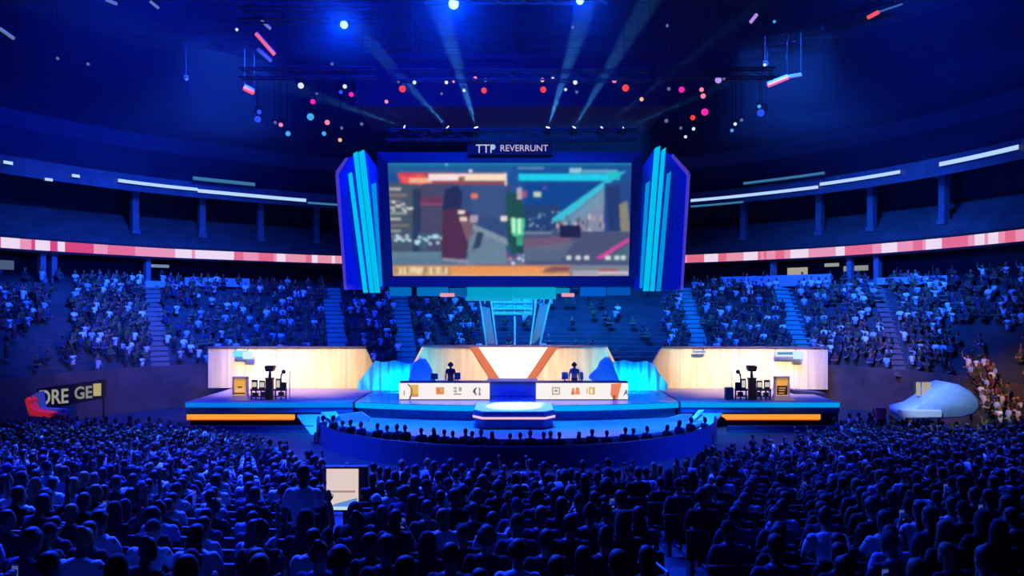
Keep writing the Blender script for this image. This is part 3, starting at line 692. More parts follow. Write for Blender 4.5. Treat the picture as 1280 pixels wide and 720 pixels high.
# orange signs in cream frames
def lectern(px, skew, label, dark_rows):
    y = 47.6; x = at(px, 0, y).x; root = empty('sign_stand', (x, y, DZ), label, 'sign stand', 'orange sign stands')
    mb = MB(); cream = mat('cream_stand', (.8, .66, .48), .6)
    mb.prism([(x - .50 - skew[0], y, DZ), (x + .50 + skew[1], y, DZ), (x + .42, y, DZ + .3), (x - .42, y, DZ + .3)], (0, .5, 0)); mb.obj('base', cream, root, bevel=.02)
    mb = MB(); mb.box((x - .46, y + .05, DZ + .3), (x - .34, y + .25, DZ + 1.38)); mb.box((x + .34, y + .05, DZ + .3), (x + .46, y + .25, DZ + 1.38)); mb.box((x - .46, y + .05, DZ + 1.28), (x + .46, y + .25, DZ + 1.42)); mb.obj('frame', cream, root)
    mb = MB(); mb.box((x - .34, y + .08, DZ + .3), (x + .34, y + .2, DZ + 1.28)); mb.obj('face', led('orange_sign_face', (.95, .45, .08) if not dark_rows else (.9, .55, .12), .85), root)
    mb = MB(); mb.box((x - .36, y + .03, DZ + 1.2), (x + .36, y + .08, DZ + 1.3)); mb.obj('header', led('amber_header', (.75, .35, .03), .7), root)
    M_D = mat('brown_lettering', (.12, .03, .01), .6)
    if dark_rows:
        mb = MB(); mb.box((x - .30, y + .05, DZ + .34), (x + .32, y + .08, DZ + .88)); mb.obj('dark_panel', M_D, root)
        for k, z in enumerate((.72, .58, .42)):
            mb = MB(); mb.box((x - .2, y + .03, DZ + z), (x + .2 - .04 * k, y + .05, DZ + z + .05)); mb.obj('text_line', led('amber_line', (.95, .5, .15), .8), root)
    else:
        mb = MB(); mb.box((x - .12, y + .05, DZ + .75), (x - .02, y + .08, DZ + .85)); mb.box((x + .02, y + .05, DZ + .75), (x + .1, y + .08, DZ + .85)); mb.obj('logo', M_D, root)
        mb = MB(); mb.box((x - .38, y + .04, DZ + .38), (x + .30, y + .08, DZ + .46)); mb.obj('dark_line', M_D, root)
        for k, z in enumerate((.66, .56)):
            mb = MB(); mb.box((x - .24, y + .05, DZ + z), (x + .24, y + .08, DZ + z + .035)); mb.obj('text_line', led('pale_line', (1., .75, .5), .8), root)
lectern(299.5, (.15, .05), 'orange sign in a cream frame beside the left equipment table', False)
lectern(978, (.02, .3), 'orange and brown sign in a cream frame beside the right equipment table', True)
# low blue skirt block behind the right sign
root = tag(MB().prism([at(993, 488, 51), at(1034, 492, 51), at(1034, 499, 51), at(996, 499, 51)], (0, 1.5, 0)).obj('covered_bench', mat('navy_cloth', (.03, .04, .1), .8)), 'dark navy covered bench at the outer end of the right side stage', 'bench')

# ------------------------------------------------------------------ barrier round the apron
def arc_barrier(r, cy, a0, a1, n=60): return [(r * math.sin(a), cy - r * math.cos(a)) for a in np.linspace(a0, a1, n)]
BAR = arc_barrier(10.9, 45.4, -1.42, 1.42)
root = empty('front_barrier', (0, 34.5, 0), 'long curved dark blue barrier between the audience and the stage apron', 'barrier')
mb = MB()
for (xa, ya), (xb, yb) in zip(BAR, BAR[1:]):
    k = 1.012; mb.prism([(xa, ya, 0), (xb, yb, 0), (xb * k, 45.4 + (yb - 45.4) * k, 0), (xa * k, 45.4 + (ya - 45.4) * k, 0)], (0, 0, 1.02))
mb.obj('panel', mat('blue_barrier_cloth', (.02, .05, .25), .6, vary=.15), root)
mb = MB()
for (xa, ya), (xb, yb) in zip(BAR, BAR[1:]): mb.tube((xa * 1.006, 45.4 + (ya - 45.4) * 1.006, 1.05), (xb * 1.006, 45.4 + (yb - 45.4) * 1.006, 1.05), .04, 6)
mb.obj('top_rail', M_TRUSS, root)
# dark blue screens standing on the floor under the side stages
for s, x0, x1 in ((-1, -19.6, -11.5), (1, 11.9, 19.2)):
    mb = MB(); mb.box((x0, 45.2, 0), (x1, 45.3, .32)); mb.box((x0, 45.0, 0), (x1, 45.5, .04))
    tag(mb.obj('kick_board', M_DARKBLUE, bevel=.01), 'low dark blue kick board on the floor before the %s side stage' % ('left' if s < 0 else 'right'), 'board', 'kick boards')

# ------------------------------------------------------------------ the big screen
def blend(img, pts, col, a=1.0):
    """fill a polygon (u, v with v up) into the picture array"""
    H, W, _ = img.shape; P = [(u * W, (1 - v) * H) for u, v in pts]
    yy, xx = np.mgrid[0:H, 0:W]; xx = xx + .5; yy = yy + .5; ins = np.zeros((H, W), bool); n = len(P)
    for i in range(n):
        (x1, y1), (x2, y2) = P[i], P[(i + 1) % n]
        if y1 == y2: continue
        c = ((y1 > yy) != (y2 > yy)) & (xx < (x2 - x1) * (yy - y1) / (y2 - y1) + x1); ins ^= c
    img[ins] = img[ins] * (1 - a) + np.array(col) * a
def S(px, py):
    v = (345 - py) / 142.0; xl = 491 + (484 - 491) * v; xr = 786 + (790 - 786) * v
    return ((px - xl) / (xr - xl), v)
def lin(r, g, b): return tuple(((c / 255) / 12.92 if c <= 10 else ((c / 255 + .055) / 1.055) ** 2.4) for c in (r, g, b))
W_, H_ = 306, 142
img = np.zeros((H_, W_, 3))
for j in range(H_):
    t = j / H_; img[j, :] = np.array(lin(22, 80, 150)) * (1 - t) + np.array(lin(60, 85, 120)) * t
def R(x0, y0, x1, y1, c, a=1.0): blend(img, [S(x0, y0), S(x1, y0), S(x1, y1), S(x0, y1)], lin(*c), a)
def PG(pts, c, a=1.0): blend(img, [S(*p) for p in pts], lin(*c), a)
R(484, 203, 791, 207, (30, 120, 170), .8); R(484, 207, 640, 216, (35, 95, 150), .8)
R(484, 228, 525, 325, (70, 85, 100)); R(525, 228, 560, 330, (72, 72, 98)); R(560, 228, 640, 300, (52, 76, 120)); R(590, 228, 632, 270, (62, 86, 130), .7)
R(525, 245, 553, 256, (110, 55, 80), .9); R(525, 253, 552, 255, (150, 80, 110), .8)
for k in range(9): R(487, 234 + k * 7.5, 487 + random.choice([14, 22, 24]), 237 + k * 7.5, random.choice([(170, 170, 165), (130, 120, 110), (190, 190, 180), (150, 160, 150)]), .9)
for k in range(12): x, y = random.uniform(488, 514), random.uniform(250, 262); R(x, y, x + 4, y + 2, (215, 215, 210))
R(516, 235, 526, 320, (45, 58, 85)); R(523, 290, 535, 312, (60, 100, 120), .6)
for k in range(26): x, y = random.uniform(490, 550), random.uniform(291, 302); R(x, y, x + 4, y + 3, (180, 220, 235), .9)
R(488, 314, 552, 330, (95, 130, 145)); R(490, 322, 660, 332, (88, 118, 138), .8)
PG([(586, 292), (600, 284), (632, 300), (634, 331), (584, 331)], (105, 130, 145)); PG([(590, 278), (640, 300), (636, 306), (590, 286)], (130, 150, 160), .9)
PG([(597, 288), (605, 290), (600, 308), (590, 312)], (50, 68, 90))
# dark block and bright green block in the middle of the game picture
PG([(556, 236), (572, 231), (578, 240), (576, 262), (553, 262)], (38, 44, 78)); PG([(553, 262), (576, 258), (590, 266), (586, 300), (582, 323), (552, 322)], (78, 46, 66))
PG([(575, 275), (590, 272), (592, 292), (584, 300)], (120, 90, 100)); R(573, 262, 581, 266, (235, 225, 215)); R(575, 270, 584, 275, (225, 205, 190)); R(588, 268, 597, 277, (190, 180, 190), .7)
R(589, 241, 597, 247, (225, 120, 80)); R(595, 330, 640, 332, (40, 60, 80))
PG([(553, 322), (586, 325), (586, 329), (552, 325)], (150, 140, 160))
PG([(632, 240), (650, 240), (657, 268), (654, 312), (640, 318), (634, 300)], (32, 78, 70)); PG([(638, 272), (655, 272), (655, 293), (641, 294)], (80, 205, 140))
R(640, 271, 644, 290, (190, 245, 210)); R(648, 272, 651, 291, (215, 250, 225)); R(626, 269, 634, 275, (225, 220, 215)); PG([(640, 296), (652, 296), (662, 322), (652, 322)], (28, 70, 68)); R(646, 294, 654, 306, (60, 160, 120))
for k in range(20): x, y = random.uniform(620, 660), random.uniform(316, 328); R(x, y, x + 4, y + 3, random.choice([(150, 190, 220), (220, 230, 240), (170, 60, 90), (90, 140, 210)]), .9)
# street on the right with the slanting bright roof line
R(655, 228, 790, 300, (18, 70, 140)); R(655, 255, 700, 290, (40, 62, 100), .8); PG([(694, 290), (757, 235), (757, 298)], (130, 140, 165)); PG([(690, 272), (768, 217), (784, 213), (770, 222), (762, 228), (700, 276), (692, 276)], (60, 190, 215))
PG([(700, 276), (757, 232), (757, 250), (712, 282)], (110, 150, 175), .8)
for k in range(40): x = random.uniform(694, 754); y = random.uniform(262 + max(0, 730 - x) * .2, 292); R(x, y, x + 3, y + 6, random.choice([(190, 160, 165), (60, 70, 100), (210, 200, 200), (110, 80, 90), (80, 150, 180)]), .8)
for k in range(30): x, y = random.uniform(660, 700), random.uniform(262, 286); R(x, y, x + 2.5, y + 2, random.choice([(80, 150, 190), (40, 60, 90), (150, 180, 200)]), .8)
R(755, 228, 790, 290, (40, 72, 135)); PG([(758, 232), (775, 232), (776, 285), (765, 292), (760, 285)], (38, 58, 110)); PG([(774, 255), (784, 250), (788, 292), (776, 292)], (150, 145, 110), .8)
R(655, 288, 790, 330, (75, 82, 112)); PG([(655, 297), (720, 294), (700, 312), (655, 310)], (120, 92, 110), .8); R(700, 280, 726, 296, (30, 34, 66)); R(656, 288, 690, 292, (110, 130, 150), .8); PG([(655, 310), (720, 300), (700, 326), (655, 326)], (95, 115, 130), .6)
PG([(744, 322), (786, 296), (786, 301), (752, 323)], (205, 75, 150)); PG([(757, 322), (788, 304), (788, 326), (752, 326)], (75, 110, 120), .8)
for x in (708, 720, 730, 757, 768, 776): R(x, 319, x + 6, 324, (215, 225, 225), .9)
R(646, 234, 652, 248, (190, 175, 180), .9); R(652, 238, 658, 246, (170, 90, 110), .8); R(667, 239, 676, 245, (190, 215, 190)); R(678, 232, 684, 236, (80, 80, 180), .8)
# bars at the top and bottom of the game picture
PG([(496, 216), (503, 215), (633, 216), (633, 230), (500, 229)], (150, 70, 80)); PG([(497, 217), (530, 217), (534, 224), (528, 230), (503, 228)], (235, 90, 85)); R(512, 222, 540, 228, (250, 190, 150), .8); R(500, 217, 520, 221, (225, 60, 80))
R(536, 217, 632, 225, (255, 225, 225)); R(580, 218, 631, 224, (255, 225, 190)); R(573, 220, 581, 226, (150, 100, 85)); R(583, 225, 631, 228, (130, 80, 50)); R(631, 216, 633, 231, (235, 225, 225)); R(586, 212, 590, 215, (230, 230, 240)); R(557, 204, 559, 207, (120, 220, 240))
R(648, 217, 766, 225, (30, 205, 235)); R(712, 210, 727, 216, (150, 210, 225), .9); R(728, 212, 772, 216, (120, 190, 215), .7); R(760, 214, 775, 224, (40, 190, 200)); R(647, 209, 680, 211, (110, 160, 200), .8)
R(490, 331, 790, 346, (190, 130, 85)); R(492, 333, 560, 344, (205, 180, 140))
for k in range(22): x = 493 + k * 3; R(x, random.uniform(333, 335), x + 2, random.uniform(340, 344), random.choice([(240, 220, 170), (150, 110, 70), (220, 170, 90)]))
R(563, 333, 680, 343, (232, 150, 75)); R(563, 342, 712, 345, (215, 165, 100)); PG([(676, 340), (690, 333), (712, 333), (712, 339)], (130, 85, 70)); R(713, 331, 788, 345, (120, 130, 140)); R(716, 338, 750, 345, (180, 170, 180), .8); R(748, 336, 772, 340, (175, 60, 70), .8)
for k in range(10): x = 748 + k * 3.8; R(x, 339, x + 2.5, 343, (225, 215, 215), .9)
# soften like a lens would do
img *= (1 + .10 * rng.standard_normal((H_, W_, 1)))
img = np.clip(img, 0, 1)
for _ in range(6):
    p = np.pad(img, ((1, 1), (1, 1), (0, 0)), 'edge'); img = (p[1:-1, 1:-1] * 4 + p[:-2, 1:-1] + p[2:, 1:-1] + p[1:-1, :-2] + p[1:-1, 2:]) / 8

TL, TR, BL, BR = at(484, 203, 49.2), at(790, 203, 49.2), at(491, 345, 51.0), at(786, 345, 51.0)
root = empty('big_screen', (-.4, 51, 8.3), 'huge hanging video screen showing a fighting game street picture', 'screen')
me = bpy.data.meshes.new('picture'); vs = []; fs = []
for j in range(H_ + 1):
    for i in range(W_ + 1):
        u, v = i / W_, 1 - j / H_; a = BL.lerp(TL, v); b = BR.lerp(TR, v); vs.append(tuple(a.lerp(b, u) + Vector((0, -.02, 0))))
for j in range(H_):
    for i in range(W_): a = j * (W_ + 1) + i; fs.append((a, a + W_ + 1, a + W_ + 2, a + 1))
me.from_pydata(vs, [], fs); ca = me.color_attributes.new('picture', 'FLOAT_COLOR', 'CORNER')
buf = np.ones((H_ * W_, 4, 4), np.float32); buf[:, :, :3] = img.reshape(-1, 3)[:, None, :]; ca.data.foreach_set('color', buf.ravel())
m = bpy.data.materials.new('screen_picture'); m.use_nodes = True; nt = m.node_tree; b = nt.nodes['Principled BSDF']; b.inputs['Base Color'].default_value = (.01, .01, .01, 1); b.inputs['Roughness'].default_value = .4
at_ = nt.nodes.new('ShaderNodeVertexColor'); at_.layer_name = 'picture'; nt.links.new(at_.outputs['Color'], b.inputs['Emission Color']); b.inputs['Emission Strength'].default_value = 1.0
me.materials.append(m); o = bpy.data.objects.new('picture', me); COL.objects.link(o); o.parent = root; o.location = -root.location
M_BEZ = mat('navy_bezel', (.025, .05, .14), .5, emit=(0.001, 0.012, 0.08), strength=0.0, vary=.1)
def slant_frame(mb, outer, inner, d0, d1, th):
    """quad frame: outer/inner are pixel corners tl,tr,br,bl"""
    O = [at(*outer[0], d0), at(*outer[1], d0), at(*outer[2], d1), at(*outer[3], d1)]; I = [at(*inner[0], d0), at(*inner[1], d0), at(*inner[2], d1), at(*inner[3], d1)]
    for i in range(4):
        j = (i + 1) % 4; mb.prism([O[i], O[j], I[j], I[i]], (0, th, 0))
mb = MB(); slant_frame(mb, [(471, 190), (804, 190), (797, 358), (478, 358)], [(484, 203), (790, 203), (786, 345), (491, 345)], 49.0, 50.9, .8); mb.obj('bezel', M_BEZ, root)
mb = MB(); mb.prism([at(474, 192, 49.9), at(801, 192, 49.9), at(795, 356, 51.8), at(480, 356, 51.8)], (0, .5, 0)); mb.obj('back_box', M_BLACK, root)
# lit cyan trim under the screen
root = empty('screen_underside_trim', (-.2, 52, 7.8), 'row of cyan lit panels hanging under the big screen', 'light')
for x0, x1, y0, y1, c in [(487, 513, 359, 370, (.0, .16, .62)), (521, 560, 359, 370, (.0, .18, .6)), (562, 585, 360, 371, (.0, .12, .45)), (583, 640, 359, 376, (.0, .42, .72)), (640, 695, 359, 374, (.0, .46, .75)),
                            (694, 712, 360, 367, (.0, .3, .6)), (726, 758, 359, 370, (.0, .12, .7)), (760, 788, 359, 369, (.0, .1, .55))]:
    mb = MB(); a, b_ = at(x0, y1, 51.6), at(x1, y0, 51.6); mb.box((a.x, 51.6, a.z), (b_.x, 52.1, b_.z)); mb.obj('panel', led('trim_%.2f_%.2f' % c[1:], c, .8), root, bevel=.03)
for x0, x1 in ((550, 568), (702, 718)):
    mb = MB(); a, b_ = at(x0, 371, 51.4), at(x1, 366.5, 51.4); mb.box((a.x, 51.3, a.z), (b_.x, 51.6, b_.z)); mb.obj('pink_lamp', led('pink_lamp', (.9, .35, .45), .9), root, bevel=.05)
# lettering sign over the screen
root = empty('header_sign', at(636, 192, 48.7), 'narrow sign with pale lettering standing over the big screen', 'sign')
c0 = root.location.copy(); mb = MB(); a, b_ = at(584, 193, 48.7), at(690, 180, 48.7); mb.box((a.x, 48.7, a.z), (b_.x, 48.9, b_.z)); mb.obj('board', mat('navy_sign_board', (.01, .015, .05), .6), root)
pth = at(607, 186.5, 48.66); text('lettering', 'TTP', tuple(pth), .74, led('sign_letters', (.62, .62, .70), .9), root, wide=.95)
mb = MB(); a, b_ = at(614, 187, 48.66), at(618, 181, 48.66); mb.box((a.x, 48.66, a.z), (b_.x, 48.69, b_.z)); mb.obj('cyan_square', led('sign_cyan_square', (.15, .6, .8), .9), root)
pth = at(655, 185.5, 48.66); text('lettering', 'REVERRUNT', tuple(pth), .55, led('sign_letters_pink', (.72, .58, .78), .8), root, wide=.97)
mb = MB(); mb.tube((-2.4, 48.9, c0.z + .3), (-2.4, 49.4, c0.z - .2), .05); mb.tube((1.5, 48.9, c0.z + .3), (1.5, 49.4, c0.z - .2), .05); mb.obj('bracket', M_TRUSS, root)

# wings with LED bars beside the screen
M_CYB = led('cyan_led_bar', (.0, .56, .85), .95); M_CYB2 = led('azure_led_bar', (.0, .32, .75), .9)
M_WING = mat('royal_blue_wing', (.02, .04, .35), .5, emit=(0.0, 0.004, .22), strength=.7)
M_PURP = led('violet_edge_light', (.07, .04, .55), .9)
def wing(side, fill, edges, bars, label):
    root = empty('screen_wing', at(fill[0][0], 362, 50.6), label, 'screen wing', 'wings beside the big screen')
    mb = MB(); mb.prism([at(x, y, 50.8) for x, y in fill], (0, .5, 0)); mb.obj('panel', M_WING, root)
    for pts in edges:
        mb = MB(); mb.prism([at(x, y, 50.7) for x, y in pts], (0, .2, 0)); mb.obj('edge_light', M_PURP, root)
    for (xt0, xt1, yt, xb0, xb1, yb, m) in bars:
        mb = MB(); mb.prism([at(xt0, yt + 3, 50.1), at(xt1, yt, 50.1), at(xb1, yb, 50.6), at(xb0, yb, 50.6)], (0, .3, 0)); mb.obj('led_bar', m, root)
wing('left', [(420, 216), (434, 197), (458, 190), (474, 215), (479, 362), (430, 362)], [[(419, 215), (432, 197), (435, 197), (423, 218)], [(419, 217), (423, 217), (433, 362), (430, 362)]],
     [(441.5, 446, 189, 462, 467, 366, M_CYB), (448, 454.5, 187, 468.5, 474.5, 366, M_CYB), (435, 439, 215, 454, 459, 366, M_CYB), (464, 469, 228, 475, 477.5, 358, M_CYB2)], 'left screen wing of dark blue with tall slanted cyan light bars')
wing('right', [(863, 218), (842, 194), (818, 186), (800, 215), (794, 362), (852, 362)], [[(862, 215), (841, 192), (839, 195), (859, 219)], [(859, 218), (863, 217), (854, 362), (851, 362)]],
     [(819, 825.5, 182, 804.5, 811, 364, M_CYB), (828, 832.5, 184, 813, 818, 364, M_CYB), (834.5, 839, 214, 821, 826, 364, M_CYB2), (808, 812.5, 226, 800, 803, 360, M_CYB2)], 'right screen wing of dark blue with tall slanted cyan light bars')

# scaffold tower of cyan lit tubes behind the centre, under the screen
root = empty('scaffold_tower', (-.2, 57, 4.2), 'cyan lit scaffold with two slanting legs under the screen', 'scaffold')
M_SCAF = mat('scaffold_tube_pale', (.35, .7, .85), .4, metal=.3)
d = 56.5
def T(p, q, r=.07, d_=d, seg=6): return MB().tube(at(*p, d_), at(*q, d_), r, seg)
for a, b_, nm in (((598, 362), (608, 431), 'leg'), ((612, 362), (621, 431), 'leg'), ((691, 362), (675, 431), 'leg'), ((672, 362), (663, 431), 'leg'), ((643.5, 395), (643.5, 431), 'centre_pole')):
    T(a, b_).obj(nm, M_SCAF, root)
M_PINKP = mat('dusty_pink_panel', (.35, .2, .25), .7, emit=(.12, .05, .09), strength=0.0)
for pts in ([(599, 382), (612, 385), (619, 430), (610, 430)], [(674, 383), (689, 378), (678, 418), (667, 430), (664, 430)]):
    mb = MB(); mb.prism([at(x, y, d + .1) for x, y in pts], (0, .12, 0)); mb.obj('side_panel', M_PINKP, root)
for y in (372, 378, 386, 392): 
    mb = MB(); mb.box(tuple(at(615, y + 1, d)), (at(663, y, d).x, d + .1, at(663, y - 1, d).z)); mb.obj('cross_bar', led('cyan_bar', (.02, .5, .75), .8), root)
mb = MB()
for x in (606, 618, 630, 643, 656, 668, 680, 690): mb.tube(at(x, 360, d + .3), at(x, 394 if 612 < x < 670 else 380, d + .3), .04, 5)
mb.path([at(604, 362, d + .3), at(618, 380, d + .3), at(632, 362, d + .3), at(645, 380, d + .3), at(658, 362, d + .3), at(672, 380, d + .3), at(688, 362, d + .3)], .035, 5)
mb.obj('lattice', M_SCAF, root)
mb = MB(); mb.box(tuple(at(615, 394, d + .5)), (at(666, 0, d).x, d + .6, at(0, 364, d).z)); mb.obj('gauze_panel', mat('cyan_gauze', (.05, .5, .65), .8, vary=.3, scale=2), root)

# ------------------------------------------------------------------ rig: trusses, moving lights, beams
def box_truss(a, b, w, label, n=None):
    a, b = Vector(a), Vector(b); L = (b - a).length; n = n or max(3, int(L / 1.2)); t = (b - a).normalized(); s = t.cross(Vector((0, 0, 1))).normalized() * w / 2; u = Vector((0, 0, w / 2))
    root = empty('lighting_truss', tuple((a + b) / 2), label, 'truss', 'lighting trusses')
    mb = MB()
    for o1 in (s + u, s - u, -s + u, -s - u): mb.tube(a + o1, b + o1, .05, 6)
    mb.obj('chord', M_TRUSS, root)
    mb = MB()
    for k in range(n):
        p, q = a.lerp(b, k / n), a.lerp(b, (k + 1) / n)
        for o1, o2 in ((s + u, s - u), (-s + u, -s - u), (s + u, -s + u), (s - u, -s - u)): mb.tube(p + o1, q + o2, .025, 4)
    mb.obj('lacing', M_TRUSS, root)
    for f in (.1, .5, .9):
        p = a.lerp(b, f); MB().tube(p + u, Vector((p.x, p.y, 38)), .02, 5).obj('hanging_cable', M_TRUSS, root)
    return root
box_truss(at(488, 95, 45), at(812, 95, 45), .55, 'long truss of red and white lamps over the stage')
box_truss(at(484, 169, 48), at(796, 169, 48), .6, 'straight truss just above the big screen with upward beams')
box_truss(at(300, 92, 44), at(470, 92, 44), .5, 'truss over the left lamp cluster')
box_truss(at(822, 92, 44), at(968, 92, 44), .5, 'truss over the right lamp cluster')
box_truss(at(300, 18, 38), at(470, 18, 38), .6, 'high truss at the top left carrying a bright blue lamp')
box_truss(at(530, -6, 38), at(760, -6, 38), .6, 'high truss at the top centre carrying two blue lamps')
box_truss(at(270, 30, 60), at(420, 48, 84), .8, 'faint roof truss at the upper left')
box_truss(at(1110, 10, 50), at(930, 60, 80), .8, 'faint roof truss at the upper right')
box_truss((-34, 66, 34), (34, 66, 34), 1.2, 'roof truss spanning the hall, front one')
box_truss((-40, 84, 34.5), (40, 84, 34.5), 1.2, 'roof truss spanning the hall, rear one')

def lamp(px, py, d, col, r, top_z, label, strength=1.2, target=None, tilt=0):
    """a hanging stage lamp: rod, yoke, body, lens"""
    p = at(px, py, d); root = empty('stage_lamp', tuple(p), label, 'stage lamp', 'stage lamps on the rig')
    tgt = Vector(target) if target else Vector((0, 20, 5)); dr = (tgt - p).normalized(); r *= .8
    mb = MB(); mb.tube(p - dr * (r * 3.2), p - dr * .02, r * .75, 12, r * 1.08); mb.obj('body', M_BLACK, root)
    mb = MB(); mb.tube(p - dr * .02, p + dr * .04, r, 14); mb.obj('lens', led('lens_%.2f_%.2f_%.2f' % col, col, strength), root)
    c = p - dr * r * 1.4; sx = dr.cross(Vector((0, 0, 1))).normalized() * r * 1.35
    mb = MB(); mb.path([c - sx, c - sx + Vector((0, 0, r * 2)), c + sx + Vector((0, 0, r * 2)), c + sx], .03, 5); mb.obj('yoke', M_TRUSS, root)
    if top_z > p.z:
        mb = MB(); mb.tube(c + Vector((0, 0, r * 2)), (c.x, c.y, top_z), .016, 5); mb.obj('rod', M_BLACK, root)
RED = (1., .05, .02); PNK = (1., .25, .4); MAG = (1., .02, .45); WHT = (.75, .8, .95); CYN = (.05, .4, .85); DBL = (.02, .08, .95); ORP = (1., .45, .25); DIM = (.12, .13, .28); VIO = (.5, .3, 1.)
NM = {RED: 'red', PNK: 'pink', MAG: 'magenta', WHT: 'white', CYN: 'cyan blue', DBL: 'deep blue', ORP: 'orange pink', DIM: 'dim grey', VIO: 'violet'}
ZC = at(0, 97, 45).z - .28; ZS = at(0, 94, 44).z - .25
LC = [(503, 111, RED, .24), (498, 102, DIM, .1), (518, 103, WHT, .13), (483, 127, PNK, .13), (558, 103, WHT, .12), (567, 102, PNK, .09), (552, 117, DIM, .09), (580, 113, WHT, .11), (594, 98, PNK, .14), (607, 100, VIO, .11), (605, 113, RED, .2),
      (678, 100, ORP, .14), (691, 98, WHT, .1), (679, 112, RED, .21), (707, 112, WHT, .1), (719, 103, WHT, .15), (721, 115, DIM, .1), (768, 101, PNK, .15), (782, 110, RED, .24), (802, 124, ORP, .14)]
def word_for(k, names): return names
cnt = {}
for px, py, c, r in LC:
    k = (NM[c], 'left' if px < 643 else 'right'); cnt[k] = cnt.get(k, 0) + 1
seen = {}
for px, py, c, r in LC:
    k = (NM[c], 'left' if px < 643 else 'right'); seen[k] = seen.get(k, 0) + 1
    pos = '' if cnt[k] == 1 else ordinal(seen[k]) + ' from the left of the ' + NM[c] + ' ones there'
    lb = ('%s stage lamp on the %s half of the truss over the stage' % (NM[c], k[1])) if cnt[k] == 1 else ('%s lamp, %s half of centre truss, %s of its colour from left' % (NM[c], k[1], ordinal(seen[k])))
    lamp(px, py, 45, c, r, ZC, lb, 1.0)
LL = [(376, 107, WHT, .2), (391, 127, MAG, .17), (388, 146, CYN, .24), (324, 140, DBL, .16), (322, 149, DBL, .22), (344, 153, DIM, .1), (351, 156, PNK, .14), (360, 167, CYN, .17), (409, 153, PNK, .17), (405, 167, CYN, .15), (425, 175, ORP, .13), (396, 117, DIM, .08),
      (431, 108, WHT, .14), (426, 115, DBL, .13), (439, 118, MAG, .16), (452, 155, DIM, .11), (427, 160, DIM, .1)]
RR = [(836, 111, DIM, .12), (852, 112, MAG, .2), (877, 112, PNK, .15), (879, 120, PNK, .17), (881, 140, MAG, .24), (866, 147, RED, .17), (898, 100, VIO, .22), (949, 133, CYN, .12), (951, 141, DBL, .25), (927, 150, DIM, .11), (919, 155, WHT, .11), (915, 163, CYN, .11),
      (833, 151, DIM, .13), (851, 160, DIM, .1), (867, 161, WHT, .11), (857, 171, WHT, .1), (905, 98, DIM, .1)]
for L, side in ((LL, 'left'), (RR, 'right')):
    cnt = {}; seen = {}
    for t in sorted(L): cnt[t[2]] = cnt.get(t[2], 0) + 1
    for px, py, c, r in sorted(L):
        seen[c] = seen.get(c, 0) + 1
        lb = '%s stage lamp of the %s cluster beside the screen' % (NM[c], side) if cnt[c] == 1 else '%s lamp, %s cluster beside the screen, %s of its colour from left' % (NM[c], side, ordinal(seen[c]))
        lamp(px, py, 44, c, r, ZS, lb, 1.0)
# bright blue wash lamps at the top, facing the audience
for px, py, d_, r, e, zt, lb in [(567, 5, 38, .3, 30000, 22.0, 'brightest blue wash lamp at the top centre'), (430, 31, 38, .22, 20000, 21.0, 'bright blue wash lamp at the top left of centre'), (725, 1, 38, .22, 16000, 22.0, 'blue wash lamp at the top edge right of centre')]:
    p = at(px, py, d_); lamp(px, py, d_, (.25, .55, 1.0), r, zt, lb, 3.0, target=(p.x * .4, 0, 8))
    spot('wash_beam', p + Vector((0, -.25, -.1)), (p.x * .3, 2, 6), e, (.0, .05, 1.0), 70, .9, .1)
# coloured bars hanging in the roof
def bar_lamp(p0, p1, d_, col, label, r=.1, top=None):
    a, b_ = at(*p0, d_), at(*p1, d_); root = empty('bar_lamp', tuple((a + b_) / 2), label, 'bar lamp', 'slanted bar lamps in the roof')
    mb = MB(); mb.tube(a, b_, r, 8); mb.obj('tube', led('bar_%.2f_%.2f_%.2f' % col, col, .9), root)
    mb = MB(); mb.tube(a + Vector((0, .12, .1)), b_ + Vector((0, .12, .1)), r * 1.1, 6); mb.obj('housing', M_HOUS, root)
    mb = MB(); MB().tube(a + Vector((0, .12, .1)), (a.x, a.y + .12, 38), .012, 5).obj('cable', M_BLACK, root); MB().tube(b_ + Vector((0, .12, .1)), (b_.x, b_.y + .12, 38), .012, 5).obj('cable', M_BLACK, root)
bar_lamp((320, 42), (343, 68), 50, (.9, .16, .12), 'long red slanted bar lamp in the roof, upper left', .12)
bar_lamp((327, 26), (338, 36), 50, (.18, .22, .45), 'short pale bar lamp above the long red one', .09)
bar_lamp((322, 62), (339, 77), 50, (.05, .07, .28), 'dim blue bar lamp under the long red one', .09)
bar_lamp((305, 110), (317, 116), 46, (1., .12, .12), 'short red bar lamp left of the lamp cluster', .14)
bar_lamp((0, 36), (17, 48), 50, (.12, .22, .3), 'pale bar lamp at the left edge of the roof', .11)
bar_lamp((133, 0), (146, 5), 50, (.12, .18, .5), 'pale blue bar lamp at the top edge, far left', .1)
bar_lamp((188, 2), (198, 10), 50, (.15, .2, .55), 'pale blue bar lamp at the top edge, second from left', .09)
bar_lamp((960, 107), (985, 97), 46, (1., .13, .13), 'red curved bar lamp right of the lamp cluster', .12)
bar_lamp((985, 97), (1002, 94), 46, (.15, .15, .45), 'dim tail bar lamp joined to the red one on the right', .07)
bar_lamp((1085, 22), (1098, 15), 50, (1., .1, .16), 'short red bar lamp at the top right', .13)
bar_lamp((1098, 15), (1128, 5), 50, (.05, .14, .5), 'dim blue bar lamp beside the short red one at the top right', .06)
bar_lamp((938, 28), (946, 18), 46, (.5, .3, .9), 'small violet bar lamp at the top right of centre', .1)
